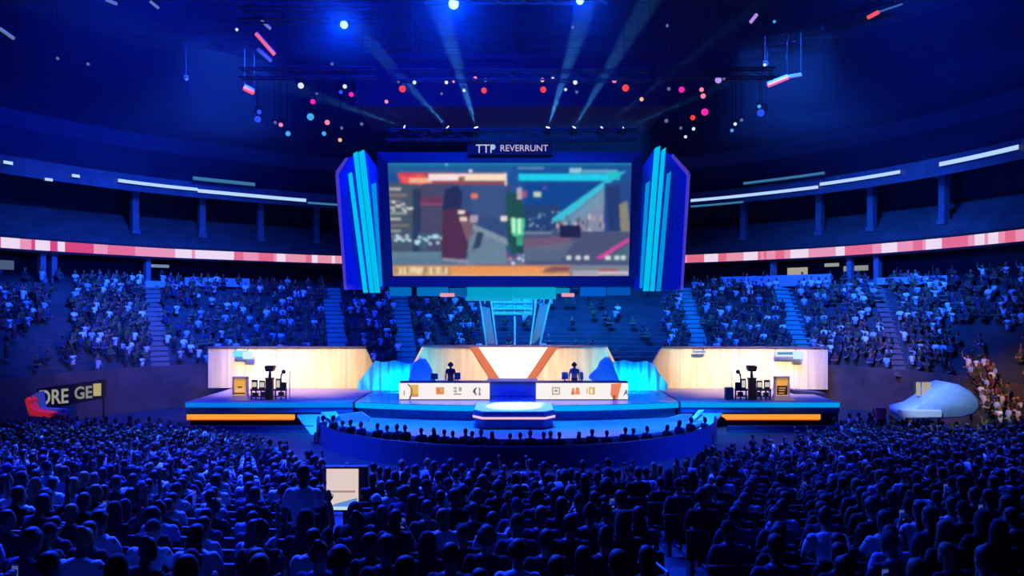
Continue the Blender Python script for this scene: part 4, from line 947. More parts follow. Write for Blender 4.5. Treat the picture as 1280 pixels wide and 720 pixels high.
for px, py, c, lb in [(296, 37, WHT, 'small white roof lamp left of the long red bar'), (72, 73, DIM, 'faint small roof lamp at the far left, lower'), (110, 80, DIM, 'faint small roof lamp at the far left, second'), (233, 99, DIM, 'faint roof lamp above the left upper stand'),
                      (968, 27, CYN, 'small pale blue roof lamp at the top right'), (956, 81, WHT, 'small white roof lamp above the red curved bar'), (716, 34, DIM, 'tiny dim roof lamp right of the top centre lamp'), (834, 32, DIM, 'tiny dim roof lamp above the dull red patch'), (415, 80, DIM, 'tiny dim roof lamp under the left blue wash lamp')]:
    lamp(px, py, 48, c, .11, 38, lb, 1.0)
# beam lamps standing on the truss above the screen, shining up
BEAMS = [((559, 159), (500, 95), 1.0, 9), ((595, 159), (574, 90), 1.4, 11), ((685, 159), (707, 90), 1.3, 11), ((718, 159), (760, 88), 1.0, 10), ((753, 160), (806, 118), .5, 4), ((780, 161), (870, 122), .5, 5), ((530, 163), (494, 144), .5, 4), ((505, 159), (430, 132), .6, 7)]
WD = ['first', 'second', 'third', 'fourth', 'fifth', 'sixth', 'seventh', 'eighth']
order = sorted(range(8), key=lambda i: BEAMS[i][0][0])
for i, ((bx_, by_), (ex, ey), e, ang) in enumerate(BEAMS):
    p = at(bx_, by_, 47.9); q = at(ex, ey, 46.5); dr = (q - p).normalized()
    root = empty('beam_lamp', tuple(p), 'upward beam lamp on the truss above the screen, %s from the left' % WD[order.index(i)], 'beam lamp', 'beam lamps on the screen truss')
    mb = MB(); mb.box((p.x - .2, 47.75, at(0, 169, 48).z + .3), (p.x + .2, 48.15, p.z - .32)); mb.obj('base', M_BLACK, root)
    mb = MB(); mb.tube(p - dr * .5, p - dr * .03, .14, 10, .17); mb.obj('head', M_BLACK, root)
    mb = MB(); mb.tube(p - dr * .03, p, .13, 12); mb.obj('lens', led('beam_lens', (.75, .9, 1.0), 1.8), root)
    mb = MB(); s_ = Vector((.22, 0, 0)); c = p - dr * .3; mb.path([c - s_, c - s_ - Vector((0, 0, .3)), c + s_ - Vector((0, 0, .3)), c + s_], .03, 5); mb.obj('yoke', M_TRUSS, root)
    spot('upward_beam', p + dr * .02, q, 130000 * e, (.08, .42, 1.0), ang, .35, .06)

# dark hung canopy over the rig, seen above the lamps
root = empty('hung_canopy', (0, 58, 19.5), 'large dark box canopy hung over the stage behind the lamps', 'canopy')
a, b_ = at(445, 128, 58), at(832, 74, 58)
mb = MB(); mb.box((a.x, 58, a.z), (b_.x, 66, b_.z)); mb.obj('body', mat('navy_canopy_cloth', (.008, .012, .05), .8, vary=.25, scale=.4), root)
mb = MB(); mb.box((a.x - .1, 57.9, b_.z), (b_.x + .1, 66.1, b_.z + .4)); mb.obj('top_frame', M_TRUSS, root)
mb = MB(); mb.box((a.x - .1, 57.9, a.z - .3), (b_.x + .1, 66.1, a.z)); mb.obj('bottom_frame', M_TRUSS, root)
for x in (a.x + 1, 0, b_.x - 1):
    for y in (59, 65): MB().tube((x, y, b_.z + .4), (x, y, 38), .03, 5).obj('hanging_cable', M_TRUSS, root)

# haze in the air of the hall
m = bpy.data.materials.new('thin_haze'); m.use_nodes = True; nt = m.node_tree; nt.nodes.clear()
ou = nt.nodes.new('ShaderNodeOutputMaterial'); vs_ = nt.nodes.new('ShaderNodeVolumeScatter'); vs_.inputs['Color'].default_value = (.75, .85, 1, 1); vs_.inputs['Density'].default_value = .004; vs_.inputs['Anisotropy'].default_value = .35
nt.links.new(vs_.outputs[0], ou.inputs['Volume'])
mb = MB(); mb.box((-50, 33, 17.6), (50, 105, 37.9)); o = mb.obj('haze', m); o['kind'] = 'stuff'; o['label'] = 'thin blue haze hanging under the roof over the stage'; o['category'] = 'haze'

# ------------------------------------------------------------------ people
SKIN = [mat('skin_light', (.36, .22, .13), .6), mat('skin_tan', (.24, .14, .08), .6), mat('skin_brown', (.11, .06, .035), .6)]
HAIR = [mat('hair_black', (.012, .01, .01), .6), mat('hair_brown', (.06, .03, .018), .6), mat('hair_blond', (.28, .17, .06), .6)]
SHIRTS = [('white', mat('shirt_white', (.80, .80, .82), .85)), ('pale grey', mat('shirt_pale_grey', (.5, .5, .55), .85)), ('light blue', mat('shirt_light_blue', (.3, .5, .8), .85)),
          ('black', mat('shirt_black', (.012, .012, .016), .85)), ('dark grey', mat('shirt_dark_grey', (.05, .05, .06), .85)), ('navy', mat('shirt_navy', (.02, .03, .1), .85)),
          ('maroon', mat('shirt_maroon', (.15, .02, .03), .85)), ('olive', mat('shirt_olive', (.08, .09, .03), .85))]
M_JEAN = mat('dark_jeans', (.02, .025, .05), .8); M_SHOE = mat('black_shoes', (.01, .01, .012), .5)
X, Y, Z = Vector((1, 0, 0)), Vector((0, 1, 0)), Vector((0, 0, 1))

def limb(mb, pts, radii, seg):
    """a tapering limb through the joints pts"""
    P = [Vector(p) for p in pts]; secs = []
    for i, p in enumerate(P):
        t = (P[min(i + 1, len(P) - 1)] - P[max(i - 1, 0)]).normalized(); a = t.orthogonal().normalized() if abs(t.x) < .9 else t.cross(Z).normalized(); b = t.cross(a)
        r = radii[i]; r1, r2 = (r, r) if not hasattr(r, '__len__') else r
        secs.append((p, r1, r2, a, b))
    t0 = (P[1] - P[0]).normalized(); t1 = (P[-1] - P[-2]).normalized(); r0 = secs[0]; r1_ = secs[-1]
    secs = [(P[0] - t0 * r0[1] * .6, r0[1] * .55, r0[2] * .55, r0[3], r0[4])] + secs + [(P[-1] + t1 * r1_[1] * .6, r1_[1] * .55, r1_[2] * .55, r1_[3], r1_[4])]
    mb.loft(secs, seg)
def hand(mb, wrist, dr, side, curl=.5, seg=6):
    """palm, four unequal bent fingers and a thumb from the side of the palm"""
    w = Vector(wrist); dr = Vector(dr).normalized(); pn = dr.cross(Z if abs(dr.z) < .8 else Y).normalized() * side; dn = pn.cross(dr).normalized() * -1
    if dn.z > 0 and abs(dr.z) < .8: dn = -dn
    k = w + dr * .085
    mb.loft([(w, .026, .02, pn, dn), (w + dr * .04, .038, .016, pn, dn), (k, .042, .014, pn, dn)], seg)
    for i, (o, L) in enumerate(((-.031, .062), (-.0105, .078), (.0105, .083), (.031, .072))):
        a = k + pn * o - dr * .01; b = a + dr * L * .5 + dn * L * .12; c = b + (dr * (1 - curl) + dn * curl).normalized() * L * .5
        mb.tube(a, b, .0105, 5, .010); mb.tube(b, c, .010, 5, .008)
    a = w + dr * .03 + pn * .03; b = a + (dr + pn * 1.0).normalized() * .04; c = b + (dr + dn * .4 + pn * .2).normalized() * .033
    mb.tube(a, b, .013, 5, .012); mb.tube(b, c, .012, 5, .009)

def figure(pose, detail):
    """four MBs (body, shirt, trousers, shoes) and the head centre for a pose; facing +Y, feet at z 0"""
    seg = 14 if detail else 6
    sit = pose['sit']; hz = .52 if sit else .95; lean = pose.get('lean', 0.0)
    def up(h, f=0.0): return Vector((0, h * math.sin(lean) + f, hz + h * math.cos(lean)))
    U = (up(1) - up(0)).normalized(); Fv = Vector((0, U.z, -U.y)); 
    body, shirt, trs, shoe = MB(), MB(), MB(), [MB(), MB()]
    sw = .195 * pose.get('w', 1.0)
    tor = [(up(.0), .155, .105), (up(.12), .145, .10), (up(.28), .165, .108), (up(.42), .185, .112), (up(.50), .165, .095), (up(.545), .10, .075)]
    shirt.loft([(c, a * pose.get('w', 1), b * pose.get('w', 1), X, Fv) for c, a, b in tor], seg)
    body.loft([(c, a * .9 * pose.get('w', 1), b * .88 * pose.get('w', 1), X, Fv) for c, a, b in tor], seg)
    hc = up(.70, .02 + pose.get('nod', 0) * .05); body.loft([(up(.50), .07, .065, X, Fv), (up(.57, .005), .056, .058, X, Fv), (up(.64, .015), .058, .062, X, Fv)], seg)
    tn = pose.get('turn', 0.0); hf = Vector((math.sin(tn), math.cos(tn), 0)); hx = Vector((math.cos(tn), -math.sin(tn), 0))
    if detail:
        body.loft([(hc + Z * z + hf * f, a, b, hx, hf) for z, f, a, b in ((-.125, .045, .028, .03), (-.11, .035, .045, .055), (-.07, .02, .062, .08), (-.02, .005, .073, .092), (.03, -.002, .076, .098), (.075, -.008, .068, .09), (.105, -.012, .045, .06), (.12, -.012, .015, .02))], seg)
        n0 = hc + hf * .092; body.loft([(n0 + Z * .005, .006, .008, hx, hf), (n0 - Z * .03 + hf * .012, .012, .016, hx, hf), (n0 - Z * .045, .016, .012, hx, hf)], 8)
        body.loft([(hc + hf * .078 - Z * .072, .024, .012, hx, hf), (hc + hf * .080 - Z * .083, .02, .012, hx, hf)], 8)
        for s in (-1, 1):
            body.ball(hc + hx * s * .077 - Z * .015 - hf * .005, (.012, .022, .032), 8, 6)
            body.ball(hc + hx * s * .032 + hf * .078 + Z * .0, (.016, .012, .010), 8, 6)
    else: body.ball(hc, (.078, .095, .115), 6, 5)
    for s, arm in ((-1, pose['la']), (1, pose['ra'])):
        sh = up(.475) + X * s * sw; el = Vector(arm[0]) ; wr = Vector(arm[1])
        el = Vector((s * el.x, el.y, el.z)) + Vector((0, 0, hz)); wr = Vector((s * wr.x, wr.y, wr.z)) + Vector((0, 0, hz))
        el += Vector((0, .45 * math.sin(lean), 0)); wr += Vector((0, .45 * math.sin(lean), 0))
        mid = sh.lerp(el, .6)
        limb(shirt, [sh - X * s * .03 + U * .01, sh.lerp(el, .3), mid], [.070, .062, .055], seg)
        limb(body, [sh, sh.lerp(el, .5), el, el.lerp(wr, .4), wr], [.052, .047, .040, .038, .026], max(6, seg - 4))
        if detail: hand(body, wr, wr - el, -s, pose.get('curl', .5))
        else: body.ball(wr + (wr - el).normalized() * .06, .045, 5, 4)
    for s in (-1, 1):
        if sit: hip, kn, an = Vector((s * .095, .02, hz + .0)), Vector((s * (.12 + pose.get('knee', 0)), .42, hz - .02)), Vector((s * .12, .42, .10))
        else: hip, kn, an = Vector((s * .09, 0, hz)), Vector((s * .105, .02, .50)), Vector((s * .115, -.01, .10))
        limb(trs, [hip, hip.lerp(kn, .5), kn, kn.lerp(an, .4), an + Z * .01], [.088, .078, .060, .055, .045], seg)
        if detail: limb(body, [kn, kn.lerp(an, .4), an], [.045, .042, .035], 8)
        c = an + Vector((0, .04, -.06)); shoe[s > 0].loft([(an + Vector((0, -.05, -.06)), .035, .035, X, Z), (c, .045, .038, X, Z), (c + Y * .09, .048, .028, X, Z), (c + Y * .15, .03, .02, X, Z)], 8 if detail else 5)
    trs.loft([(up(-.08), .10, .09, X, Fv), (up(-.02), .165, .12, X, Fv), (up(.06), .158, .108, X, Fv)], seg)
    return body, shirt, trs, shoe, hc, hx, hf

def remeshed(mb, name, vox, mats=None):
    me = mb.mesh(name + '_raw', []); o = bpy.data.objects.new('tmp', me); COL.objects.link(o)
    md = o.modifiers.new('r', 'REMESH'); md.mode = 'VOXEL'; md.voxel_size = vox; md.use_smooth_shade = True
    sm = o.modifiers.new('s', 'SMOOTH'); sm.factor = .5; sm.iterations = 3
    dg = bpy.context.evaluated_depsgraph_get(); out = bpy.data.meshes.new_from_object(o.evaluated_get(dg)); out.name = name
    bpy.data.objects.remove(o); bpy.data.meshes.remove(me)
    out.materials.clear(); out.materials.append(None)
    return out

def hair_mb(style, hc, hx, hf, detail=True):
    mb = MB(); s = 14 if detail else 6
    def sec(z, f, a, b): return (hc + Z * z + hf * f, a, b, hx, hf)
    if style in ('short', 'long', 'bun', 'curly', 'afro'):
        g = {'curly': .022, 'afro': .06}.get(style, 0)
        mb.loft([sec(-.05, -.055, .05, .045), sec(-.02, -.035, .078 + g, .075 + g), sec(.03, -.022, .087 + g, .090 + g), sec(.08, -.014, .082 + g, .09 + g), sec(.118 + g, -.012, .055, .065), sec(.135 + g, -.012, .02, .025)], s)
    if style == 'long': mb.loft([sec(.04, -.06, .07, .04), sec(-.06, -.07, .088, .045), sec(-.18, -.085, .10, .04), sec(-.32, -.11, .085, .03), sec(-.38, -.11, .05, .02)], s)
    if style == 'bun': mb.ball(hc + Z * .12 - hf * .06, .05, 10, 8)
    if style == 'cap':
        mb.loft([sec(.015, -.005, .086, .104), sec(.05, -.008, .086, .104), sec(.095, -.012, .072, .086), sec(.128, -.012, .04, .05), sec(.138, -.012, .012, .015)], s)
        mb.loft([sec(.018, .09, .062, .03), sec(.022, .12, .06, .05), sec(.03, .125, .06, .05)], s)
    if style == 'hood':
        mb.loft([sec(-.17, -.03, .12, .10), sec(-.1, -.02, .1, .11), sec(0, -.02, .10, .112), sec(.07, -.02, .092, .1), sec(.125, -.02, .06, .065), sec(.145, -.02, .02, .02)], s)
    return mb

POSES = {
    'sitting with hands in the lap': dict(sit=True, lean=.05, la=[(.24, .05, .22), (.10, .27, .13)], ra=[(.24, .05, .22), (.11, .28, .13)]),
    'sitting and leaning forward': dict(sit=True, lean=.38, la=[(.25, .12, .18), (.12, .30, .10)], ra=[(.25, .12, .18), (.10, .31, .10)], knee=.03),
    'sitting with one arm raised': dict(sit=True, lean=.04, la=[(.24, .05, .22), (.12, .27, .12)], ra=[(.27, .16, .62), (.22, .20, .86)], curl=.3),
    'sitting and holding up a phone': dict(sit=True, lean=.02, la=[(.23, .18, .30), (.07, .33, .50)], ra=[(.23, .18, .30), (.07, .33, .50)], curl=.7),
    'sitting with arms folded': dict(sit=True, lean=-.05, la=[(.25, .10, .25), (.02, .20, .28)], ra=[(.25, .10, .25), (.01, .22, .24)], curl=.8),
    'sitting with the head turned aside': dict(sit=True, lean=.03, turn=.8, w=.95, la=[(.26, .0, .2), (.14, .25, .1)], ra=[(.26, .0, .2), (.14, .25, .1)]),
    'standing with arms hanging': dict(sit=False, lean=.0, la=[(.25, .0, .18), (.25, .08, -.06)], ra=[(.25, .0, .18), (.25, .08, -.06)]),
    'standing with one arm raised': dict(sit=False, lean=.0, la=[(.25, .0, .18), (.25, .08, -.06)], ra=[(.28, .12, .62), (.24, .16, .86)], curl=.3),
}
LIB = {}; HLIB = {}
for nm, ps in POSES.items():
    b, s, t, sh, hc, hx, hf = figure(ps, True)
    LIB[nm] = (remeshed(b, 'body_' + nm.replace(' ', '_'), .0115), remeshed(s, 'shirt', .018), remeshed(t, 'trousers', .018), [q.mesh('shoe', [M_SHOE], True) for q in sh])
    for st in ('short', 'long', 'bun', 'curly', 'cap', 'hood') + (('afro',) if nm == 'standing with arms hanging' else ()): HLIB[nm, st] = remeshed(hair_mb(st, hc, hx, hf), 'hair_' + st, .012)
M_PHONE = mat('phone_case', (.02, .02, .03), .3)
PHONE_L = led('phone_screen_glow', (.12, .2, .8), .4)
def mat_obj(o, m):
    o.material_slots[0].link = 'OBJECT'; o.material_slots[0].material = m
def person(name, loc, rz, pose, shirt, hair, hairm, skin, label, cat, group, sc=1.0, trm=None, full=True):
    bd, sh, tr, so = LIB[pose]
    o = bpy.data.objects.new(name, bd); COL.objects.link(o); o.location = loc; o.rotation_euler = (0, 0, rz); o.scale = (sc, sc, sc); mat_obj(o, skin)
    tag(o, label, cat, group)
    parts = [('shirt', sh, shirt), ('hair' if hair not in ('cap', 'hood') else hair, HLIB[pose, hair], hairm)]
    if full: parts += [('trousers', tr, trm or M_JEAN), ('shoe', so[0], None), ('shoe', so[1], None)]
    for n, me, m in parts:
        c = bpy.data.objects.new(n, me); COL.objects.link(c); c.parent = o
        if m: mat_obj(c, m)
    return o

# benches: one long bench per row, with an aisle near the handrail
def aisle_gap(x, y): return y < 16.5 and 1.55 < x - (y - 8) * .03 < 2.5
def head_px(x, y, zf, h=1.25): return CX + x / y * F, CY + (CZ - zf - h) / y * F
BX = [-50, 0, 230, 330, 385, 440, 850, 880, 960, 1030, 1060, 1280, 1400]
BY = [512, 514, 527, 546, 566, 581, 581, 562, 549, 536, 517, 522, 522]
seats = []
for k in range(NROW):
    y0, z = row_y(k), row_z(k)
    if y0 < 7.0: continue
    lim = .665 * (y0 + 3) + 5.0; n = int(lim / .64)
    for i in range(-n, n + 1):
        x = i * .64 + (k % 2) * .32; y = curve_y(y0, x) - .12; px, py = head_px(x, y, z)
        if abs(x) > lim or px < -330 or px > 1600 or y < 5: continue
        if py < np.interp(px, BX, BY): continue
        if abs(x) < 12.5 and math.hypot(x, y - 45.4) < 12.3: continue
        if aisle_gap(x, y): continue
        if 396 < px < 462 and 14.5 < y < 18.8 or 404 < px < 456 and 10 < y < 15 and py < 636: continue           # the free spot round the confidence screen
        if x > 22 and y > 38.5 or x < -25 and y > 38 or abs(x) > 28: continue
        seats.append((k, x, y, z, px, py))
rows = {}
for s in seats: rows.setdefault(s[0], []).append(s)
for k, L in sorted(rows.items()):
    xs = sorted(s[1] for s in L); runs = [[xs[0]]]
    for x in xs[1:]:
        if x - runs[-1][-1] > .8: runs.append([x])
        else: runs[-1].append(x)
    big = [r for r in runs if len(r) > 1]
    for ri, r in enumerate(big):
        y0, z = row_y(k), row_z(k); q = np.linspace(r[0] - .3, r[-1] + .3, max(3, int((r[-1] - r[0]) / .8) + 2)); where = '' if len(big) == 1 else ', %s section from the left' % ordinal(ri + 1)
        root = empty('audience_bench', (0, y0, z), 'dark bench of the %s audience row up from the camera%s' % (ordinal(k - 2), where), 'bench', 'audience benches')
        root.location = (float(q[len(q) // 2]), float(curve_y(y0, q[len(q) // 2])), z)
        for part, dy0, dy1, za, zb in (('seat', -.26, .10, .36, .42), ('backrest', -.33, -.27, .40, .82)):
            mb = MB()
            for a, b_ in zip(q, q[1:]):
                ya, yb = curve_y(y0, a), curve_y(y0, b_); mb.prism([(a, ya + dy0, z + za), (b_, yb + dy0, z + za), (b_, yb + dy1, z + za), (a, ya + dy1, z + za)], (0, 0, zb - za))
            mb.obj(part, M_SEAT, root)
        for x in (q[0] + .1, q[len(q) // 2], q[-1] - .1): MB().box((x - .03, curve_y(y0, x) - .26, z), (x + .03, curve_y(y0, x) + .05, z + .37)).obj('support', M_SEAT, root)
# more pale shirts on the left put its stronger light into the clothes
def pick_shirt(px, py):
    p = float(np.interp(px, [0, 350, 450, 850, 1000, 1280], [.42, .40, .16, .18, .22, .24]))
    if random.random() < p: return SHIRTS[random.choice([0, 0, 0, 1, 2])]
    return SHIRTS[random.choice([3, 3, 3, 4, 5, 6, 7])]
near = sorted([s for s in seats if -30 < s[4] < 1310 and s[5] < 735], key=lambda s: s[2])
near = [s for s in near if random.random() < .97][:262]
nearset = set((s[0], s[1]) for s in near)
byrow = {}
for s in near: byrow.setdefault(s[0], []).append(s)
WEAR = {'short': 'short', 'long': 'long', 'bun': 'tied up', 'curly': 'curly'}
HN = {0: 'black', 1: 'brown', 2: 'blond'}
stand_spot = min(near, key=lambda s: abs(s[4] - 352) + abs(s[2] - 10.2) * 25)
for ri, k in enumerate(sorted(byrow)):
    for ci, s in enumerate(sorted(byrow[k], key=lambda s: s[1])):
        _, x, y, z, px, py = s
        pose = random.choice(list(POSES)[:1] * 5 + list(POSES)[1:2] * 2 + list(POSES)[2:3] + list(POSES)[3:4] + list(POSES)[4:5] * 2 + list(POSES)[5:6] * 2)
        if random.random() < .02 and px < 420: pose = 'standing with arms hanging'
        if px > 700 and py > 640 and pose.startswith('standing'): pose = 'sitting with arms folded'
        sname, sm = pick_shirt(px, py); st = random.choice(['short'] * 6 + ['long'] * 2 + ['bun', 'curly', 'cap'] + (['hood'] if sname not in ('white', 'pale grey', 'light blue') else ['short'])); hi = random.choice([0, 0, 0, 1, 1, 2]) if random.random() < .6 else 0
        if s is stand_spot: pose, sname, sm, st, hi = 'standing with arms hanging', 'white', SHIRTS[0][1], 'short', 0
        hm = HAIR[hi]; cn = ''
        if st == 'cap': cn, hm = random.choice(SHIRTS[3:] + SHIRTS[3:6] + SHIRTS[:1]); desc = '%s cap' % cn
        elif st == 'hood': hm = sm; desc = '%s hood' % sname
        else: desc = '%s %s hair' % (WEAR[st], HN[hi])
        sc = random.uniform(.94, 1.06)
        short = pose.replace('with hands in the lap', '').replace('with the head turned aside', 'head turned').replace('with arms hanging', '').replace('with arms folded', '').replace('and leaning forward', 'leaning forward').replace('and holding up a phone', 'phone up').replace('with one arm raised', 'arm up').strip()
        col_ = 'seat %s from left' % ordinal(ci + 1)
        lb = '%s shirt, %s, %s from the left in the %s visible row' % (sname, desc + (', standing' if pose.startswith('stand') else ''), ordinal(ci + 1), ordinal(ri + 1))
        seat_dy = 0.0 if pose.startswith('sit') else .22
        o = person('person', (x, y + seat_dy, z), random.uniform(-.18, .18) + math.atan2(x, 46 - y) * 1.0, pose, sm, st, hm, random.choice(SKIN), lb, 'person', 'audience in the near rows', sc)
        if 'phone' in pose:
            o2 = bpy.data.objects.new('mobile_phone', None)
            mb = MB(); c = Vector((0, .44, .52 + .53)); mb.box((c.x - .04, c.y - .006, c.z - .08), (c.x + .04, c.y + .006, c.z + .08), 0); mb.box((c.x - .035, c.y - .009, c.z - .07), (c.x + .035, c.y - .006, c.z + .07), 1)
            me = mb.mesh('mobile_phone', [M_PHONE, PHONE_L]); o2 = bpy.data.objects.new('mobile_phone', me); COL.objects.link(o2); o2.matrix_world = o.matrix_basis
            tag(o2, 'raised phone with a bluish screen, %s seat from the left, %s visible row' % (ordinal(ci + 1), ordinal(ri + 1)), 'phone', 'raised phones')

# the rest of the floor audience and the people in the stands: too many to count one by one
def template(pose, hairst, legs=True):
    b, s, t, sh, hc, hx, hf = figure(POSES[pose], False); h = hair_mb(hairst, hc, hx, hf, False)
    V, Fc, K = [], [], []
    for kind, mb in ((0, b), (1, s), (2, h)) + (((3, t),) if legs else ()):
        o = len(V); V += mb.v; Fc += [tuple(i + o for i in f) for f in mb.f]; K += [kind] * len(mb.f)
    return np.array([tuple(v) for v in V]), Fc, K
def crowd(name, places, label, pale, legs=False, tint=None, poses=None):
    """places: x, y, z, facing angle, scale"""
    T_ = [template(p, h, legs) for p in (poses or list(POSES)[:6]) for h in ('short', 'long', 'cap')]
    mats = SKIN + HAIR + [m for _, m in SHIRTS] + [M_JEAN] + (tint or []); V = []; Fc = []; MI = []; off = 0
    for (x, y, z, a, sc) in places:
        v, f, k = T_[random.randrange(len(T_))]; c, s_ = math.cos(a), math.sin(a)
        V.append(np.stack([(v[:, 0] * c - v[:, 1] * s_) * sc + x, (v[:, 0] * s_ + v[:, 1] * c) * sc + y, v[:, 2] * sc + z], 1))
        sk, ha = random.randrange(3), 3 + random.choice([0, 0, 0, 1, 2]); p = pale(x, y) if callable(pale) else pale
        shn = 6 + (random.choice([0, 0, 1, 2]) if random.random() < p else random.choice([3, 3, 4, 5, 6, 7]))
        tbl = {0: sk, 1: shn, 2: ha, 3: 6 + len(SHIRTS)}
        Fc += [tuple(i + off for i in q) for q in f]; MI += [tbl[q] for q in k]; off += len(v)
    me = bpy.data.meshes.new(name); me.from_pydata(np.concatenate(V), [], Fc)
    for m in mats: me.materials.append(m)
    me.polygons.foreach_set('material_index', MI); me.polygons.foreach_set('use_smooth', [True] * len(me.polygons)); me.update()
    o = bpy.data.objects.new(name, me); COL.objects.link(o)
    o['kind'] = 'stuff'; o['label'] = label; o['category'] = 'crowd'
    return o
far = [s for s in seats if (s[0], s[1]) not in nearset and (s[2] > near[-1][2] * .8 or s[4] < -60 or s[4] > 1350)]
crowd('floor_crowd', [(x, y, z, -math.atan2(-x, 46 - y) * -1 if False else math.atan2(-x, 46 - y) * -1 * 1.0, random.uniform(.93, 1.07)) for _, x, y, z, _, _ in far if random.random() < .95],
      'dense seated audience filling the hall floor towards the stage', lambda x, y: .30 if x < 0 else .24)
# stands of the lower bowl
places = []
RW = RIB - INN
for k in range(NT):
    P = tier((k + .55) / NT); z = ZL0 + (ZL1 - ZL0) * k / NT
    L = np.concatenate([[0], np.cumsum(np.linalg.norm(np.diff(P, axis=0), axis=1))])
    for s_ in np.arange(0, L[-1], .62):
        i = min(NS - 2, int(np.searchsorted(L, s_, 'right') - 1)); f = (s_ - L[i]) / (L[i + 1] - L[i]); p = P[i] * (1 - f) + P[i + 1] * f
        if p[1] < 30: continue
        px = CX + p[0] / p[1] * F; py = CY + (CZ - z - 1.1) / p[1] * F
        if px < -160 or px > 1440: continue
        if any(abs(i + f - a) < (.9 if k > 0 else 1.4) for a in AISLES): continue
        # how full each part of the stand is
        if px < 60: pr = .85 if 355 < py < 400 else .15
        elif px < 90: pr = .1
        elif px < 205: pr = .9 if py < np.interp(px, [90, 205], [420, 455]) else .12
        elif px < 430: pr = .55
        elif px < 600: pr = .55
        elif px < 830: pr = .12
        elif px < 1035: pr = .68
        elif px < 1180: pr = .72 if py < 450 else .4
        else: pr = .6 if (py < 395 or py > 468) else .12
        if random.random() > pr: continue
        places.append((p[0], p[1], z - .04, math.atan2(p[0] * .9, -(46 - p[1])) if False else math.atan2(-(0 - p[0]), (44 - p[1])), random.uniform(.95, 1.1)))
crowd('stand_crowd', places, 'spectators scattered over the tiers of the lower stands', .27, legs=False, poses=['sitting with hands in the lap', 'sitting with one arm raised', 'sitting and holding up a phone', 'sitting with arms folded'])
# people between the barrier and the apron, seen as dark heads
POS = [(-9.9, 41.6), (-9.2, 40.8), (-8.1, 39.7), (-8.6, 40.2), (-7.5, 39.2), (-5.6, 38.05), (-3.8, 37.3), (-2.0, 36.5), (.15, 36.25), (1.5, 36.3), (5.4, 37.75), (-6.6, 38.6), (-6.1, 38.3), (-5.2, 37.9), (-4.4, 37.5), (-3.3, 37.1), (-2.9, 36.9), (-2.3, 36.6), (-1.6, 36.5), (-1.1, 36.3), (-.3, 36.3), (.6, 36.3), (1.2, 36.3), (1.9, 36.4), (2.8, 36.6), (3.4, 36.8), (4.1, 37.1), (5.0, 37.5), (6.1, 38.1), (7.2, 38.9), (7.9, 39.5), (8.6, 40.2), (9.5, 41.1)]
for i, (x, y) in enumerate(POS):
    sn, sm = SHIRTS[random.choice([3, 3, 4, 5])]; st = random.choice(['short', 'short', 'long', 'cap', 'bun'])
    person('person', (x, y - .55, 0), math.atan2(-x, 46 - y), 'sitting with hands in the lap', sm, st, HAIR[0], random.choice(SKIN), 'dark figure seated behind the curved barrier, %s from the left' % ordinal(i + 1), 'person', 'people behind the barrier', random.uniform(1.05, 1.18))
    mb = MB(); mb.box((x - .2, y - .8, .38), (x + .2, y - .4, .43)); mb.box((x - .2, y - .84, .43), (x + .2, y - .8, .85)); mb.tube((x, y - .6, 0), (x, y - .6, .38), .05)
    tag(mb.obj('folding_chair', M_SEAT), 'dark chair behind the barrier under the %s figure from the left' % ordinal(i + 1), 'chair', 'chairs behind the barrier')
# the two players standing behind the desks
def player(px, hairst, shirt, label):
    x = at(px, 0, 49.6).x
    person('person', (x, 49.7, DZ), PI, 'standing with arms hanging', shirt, hairst, HAIR[1], SKIN[1], label, 'person', None, 1.17)
player(563, 'afro', mat('shirt_plum', (.08, .05, .08), .8), 'player with bushy brown hair and dark shirt, behind the left desk')
player(718, 'afro', mat('shirt_denim', (.12, .28, .42), .8), 'player with brown hair and blue shirt, behind the right desk')

# confidence screen standing among the audience
p = at(430, 612, 16.6); zf = row_z(13)
root = empty('stand_monitor', (p.x, p.y, zf), 'upright cream lit monitor on a stand among the audience', 'monitor')
wd, x = .72, p.x; z0, z1 = at(0, 637, 16.6).z, at(0, 586, 16.6).z
mb = MB(); mb.box((x - wd / 2 - .05, 16.6, z0 - .05), (x + wd / 2 + .12, 16.78, z1 + .05)); mb.obj('housing', mat('maroon_black_housing', (.05, .02, .04), .5), root, bevel=.02)
mb = MB(); mb.box((x - wd / 2, 16.58, z0), (x + wd / 2 - .06, 16.6, z1)); mb.obj('screen', led('cream_screen', (.78, .62, .56), .95), root)
mb = MB(); mb.box((x - wd / 2 + .04, 16.57, z0 + .36), (x + wd / 2 - .12, 16.58, z0 + .40)); mb.obj('screen_line', led('tan_line', (.4, .28, .26), .9), root)
mb = MB(); mb.prism([(x - .2, 16.57, z0 + .12), (x + .28, 16.57, z0 + .25), (x + .28, 16.57, z0 + .05), (x - .3, 16.57, z0 + .02)], (0, .01, 0)); mb.obj('blue_shape', led('screen_blue_shape', (.12, .3, .75), .9), root)
mb = MB(); mb.box((x - wd / 2, 16.57, z0 - .0), (x + wd / 2 - .06, 16.58, z0 + .07)); mb.obj('bright_foot', led('screen_foot', (.6, .85, .9), .9), root)
mb = MB(); mb.tube((x, 16.72, zf + .04), (x, 16.72, z0), .05); mb.box((x - .35, 16.5, zf), (x + .35, 16.95, zf + .05)); mb.obj('stand', M_TRUSS, root)
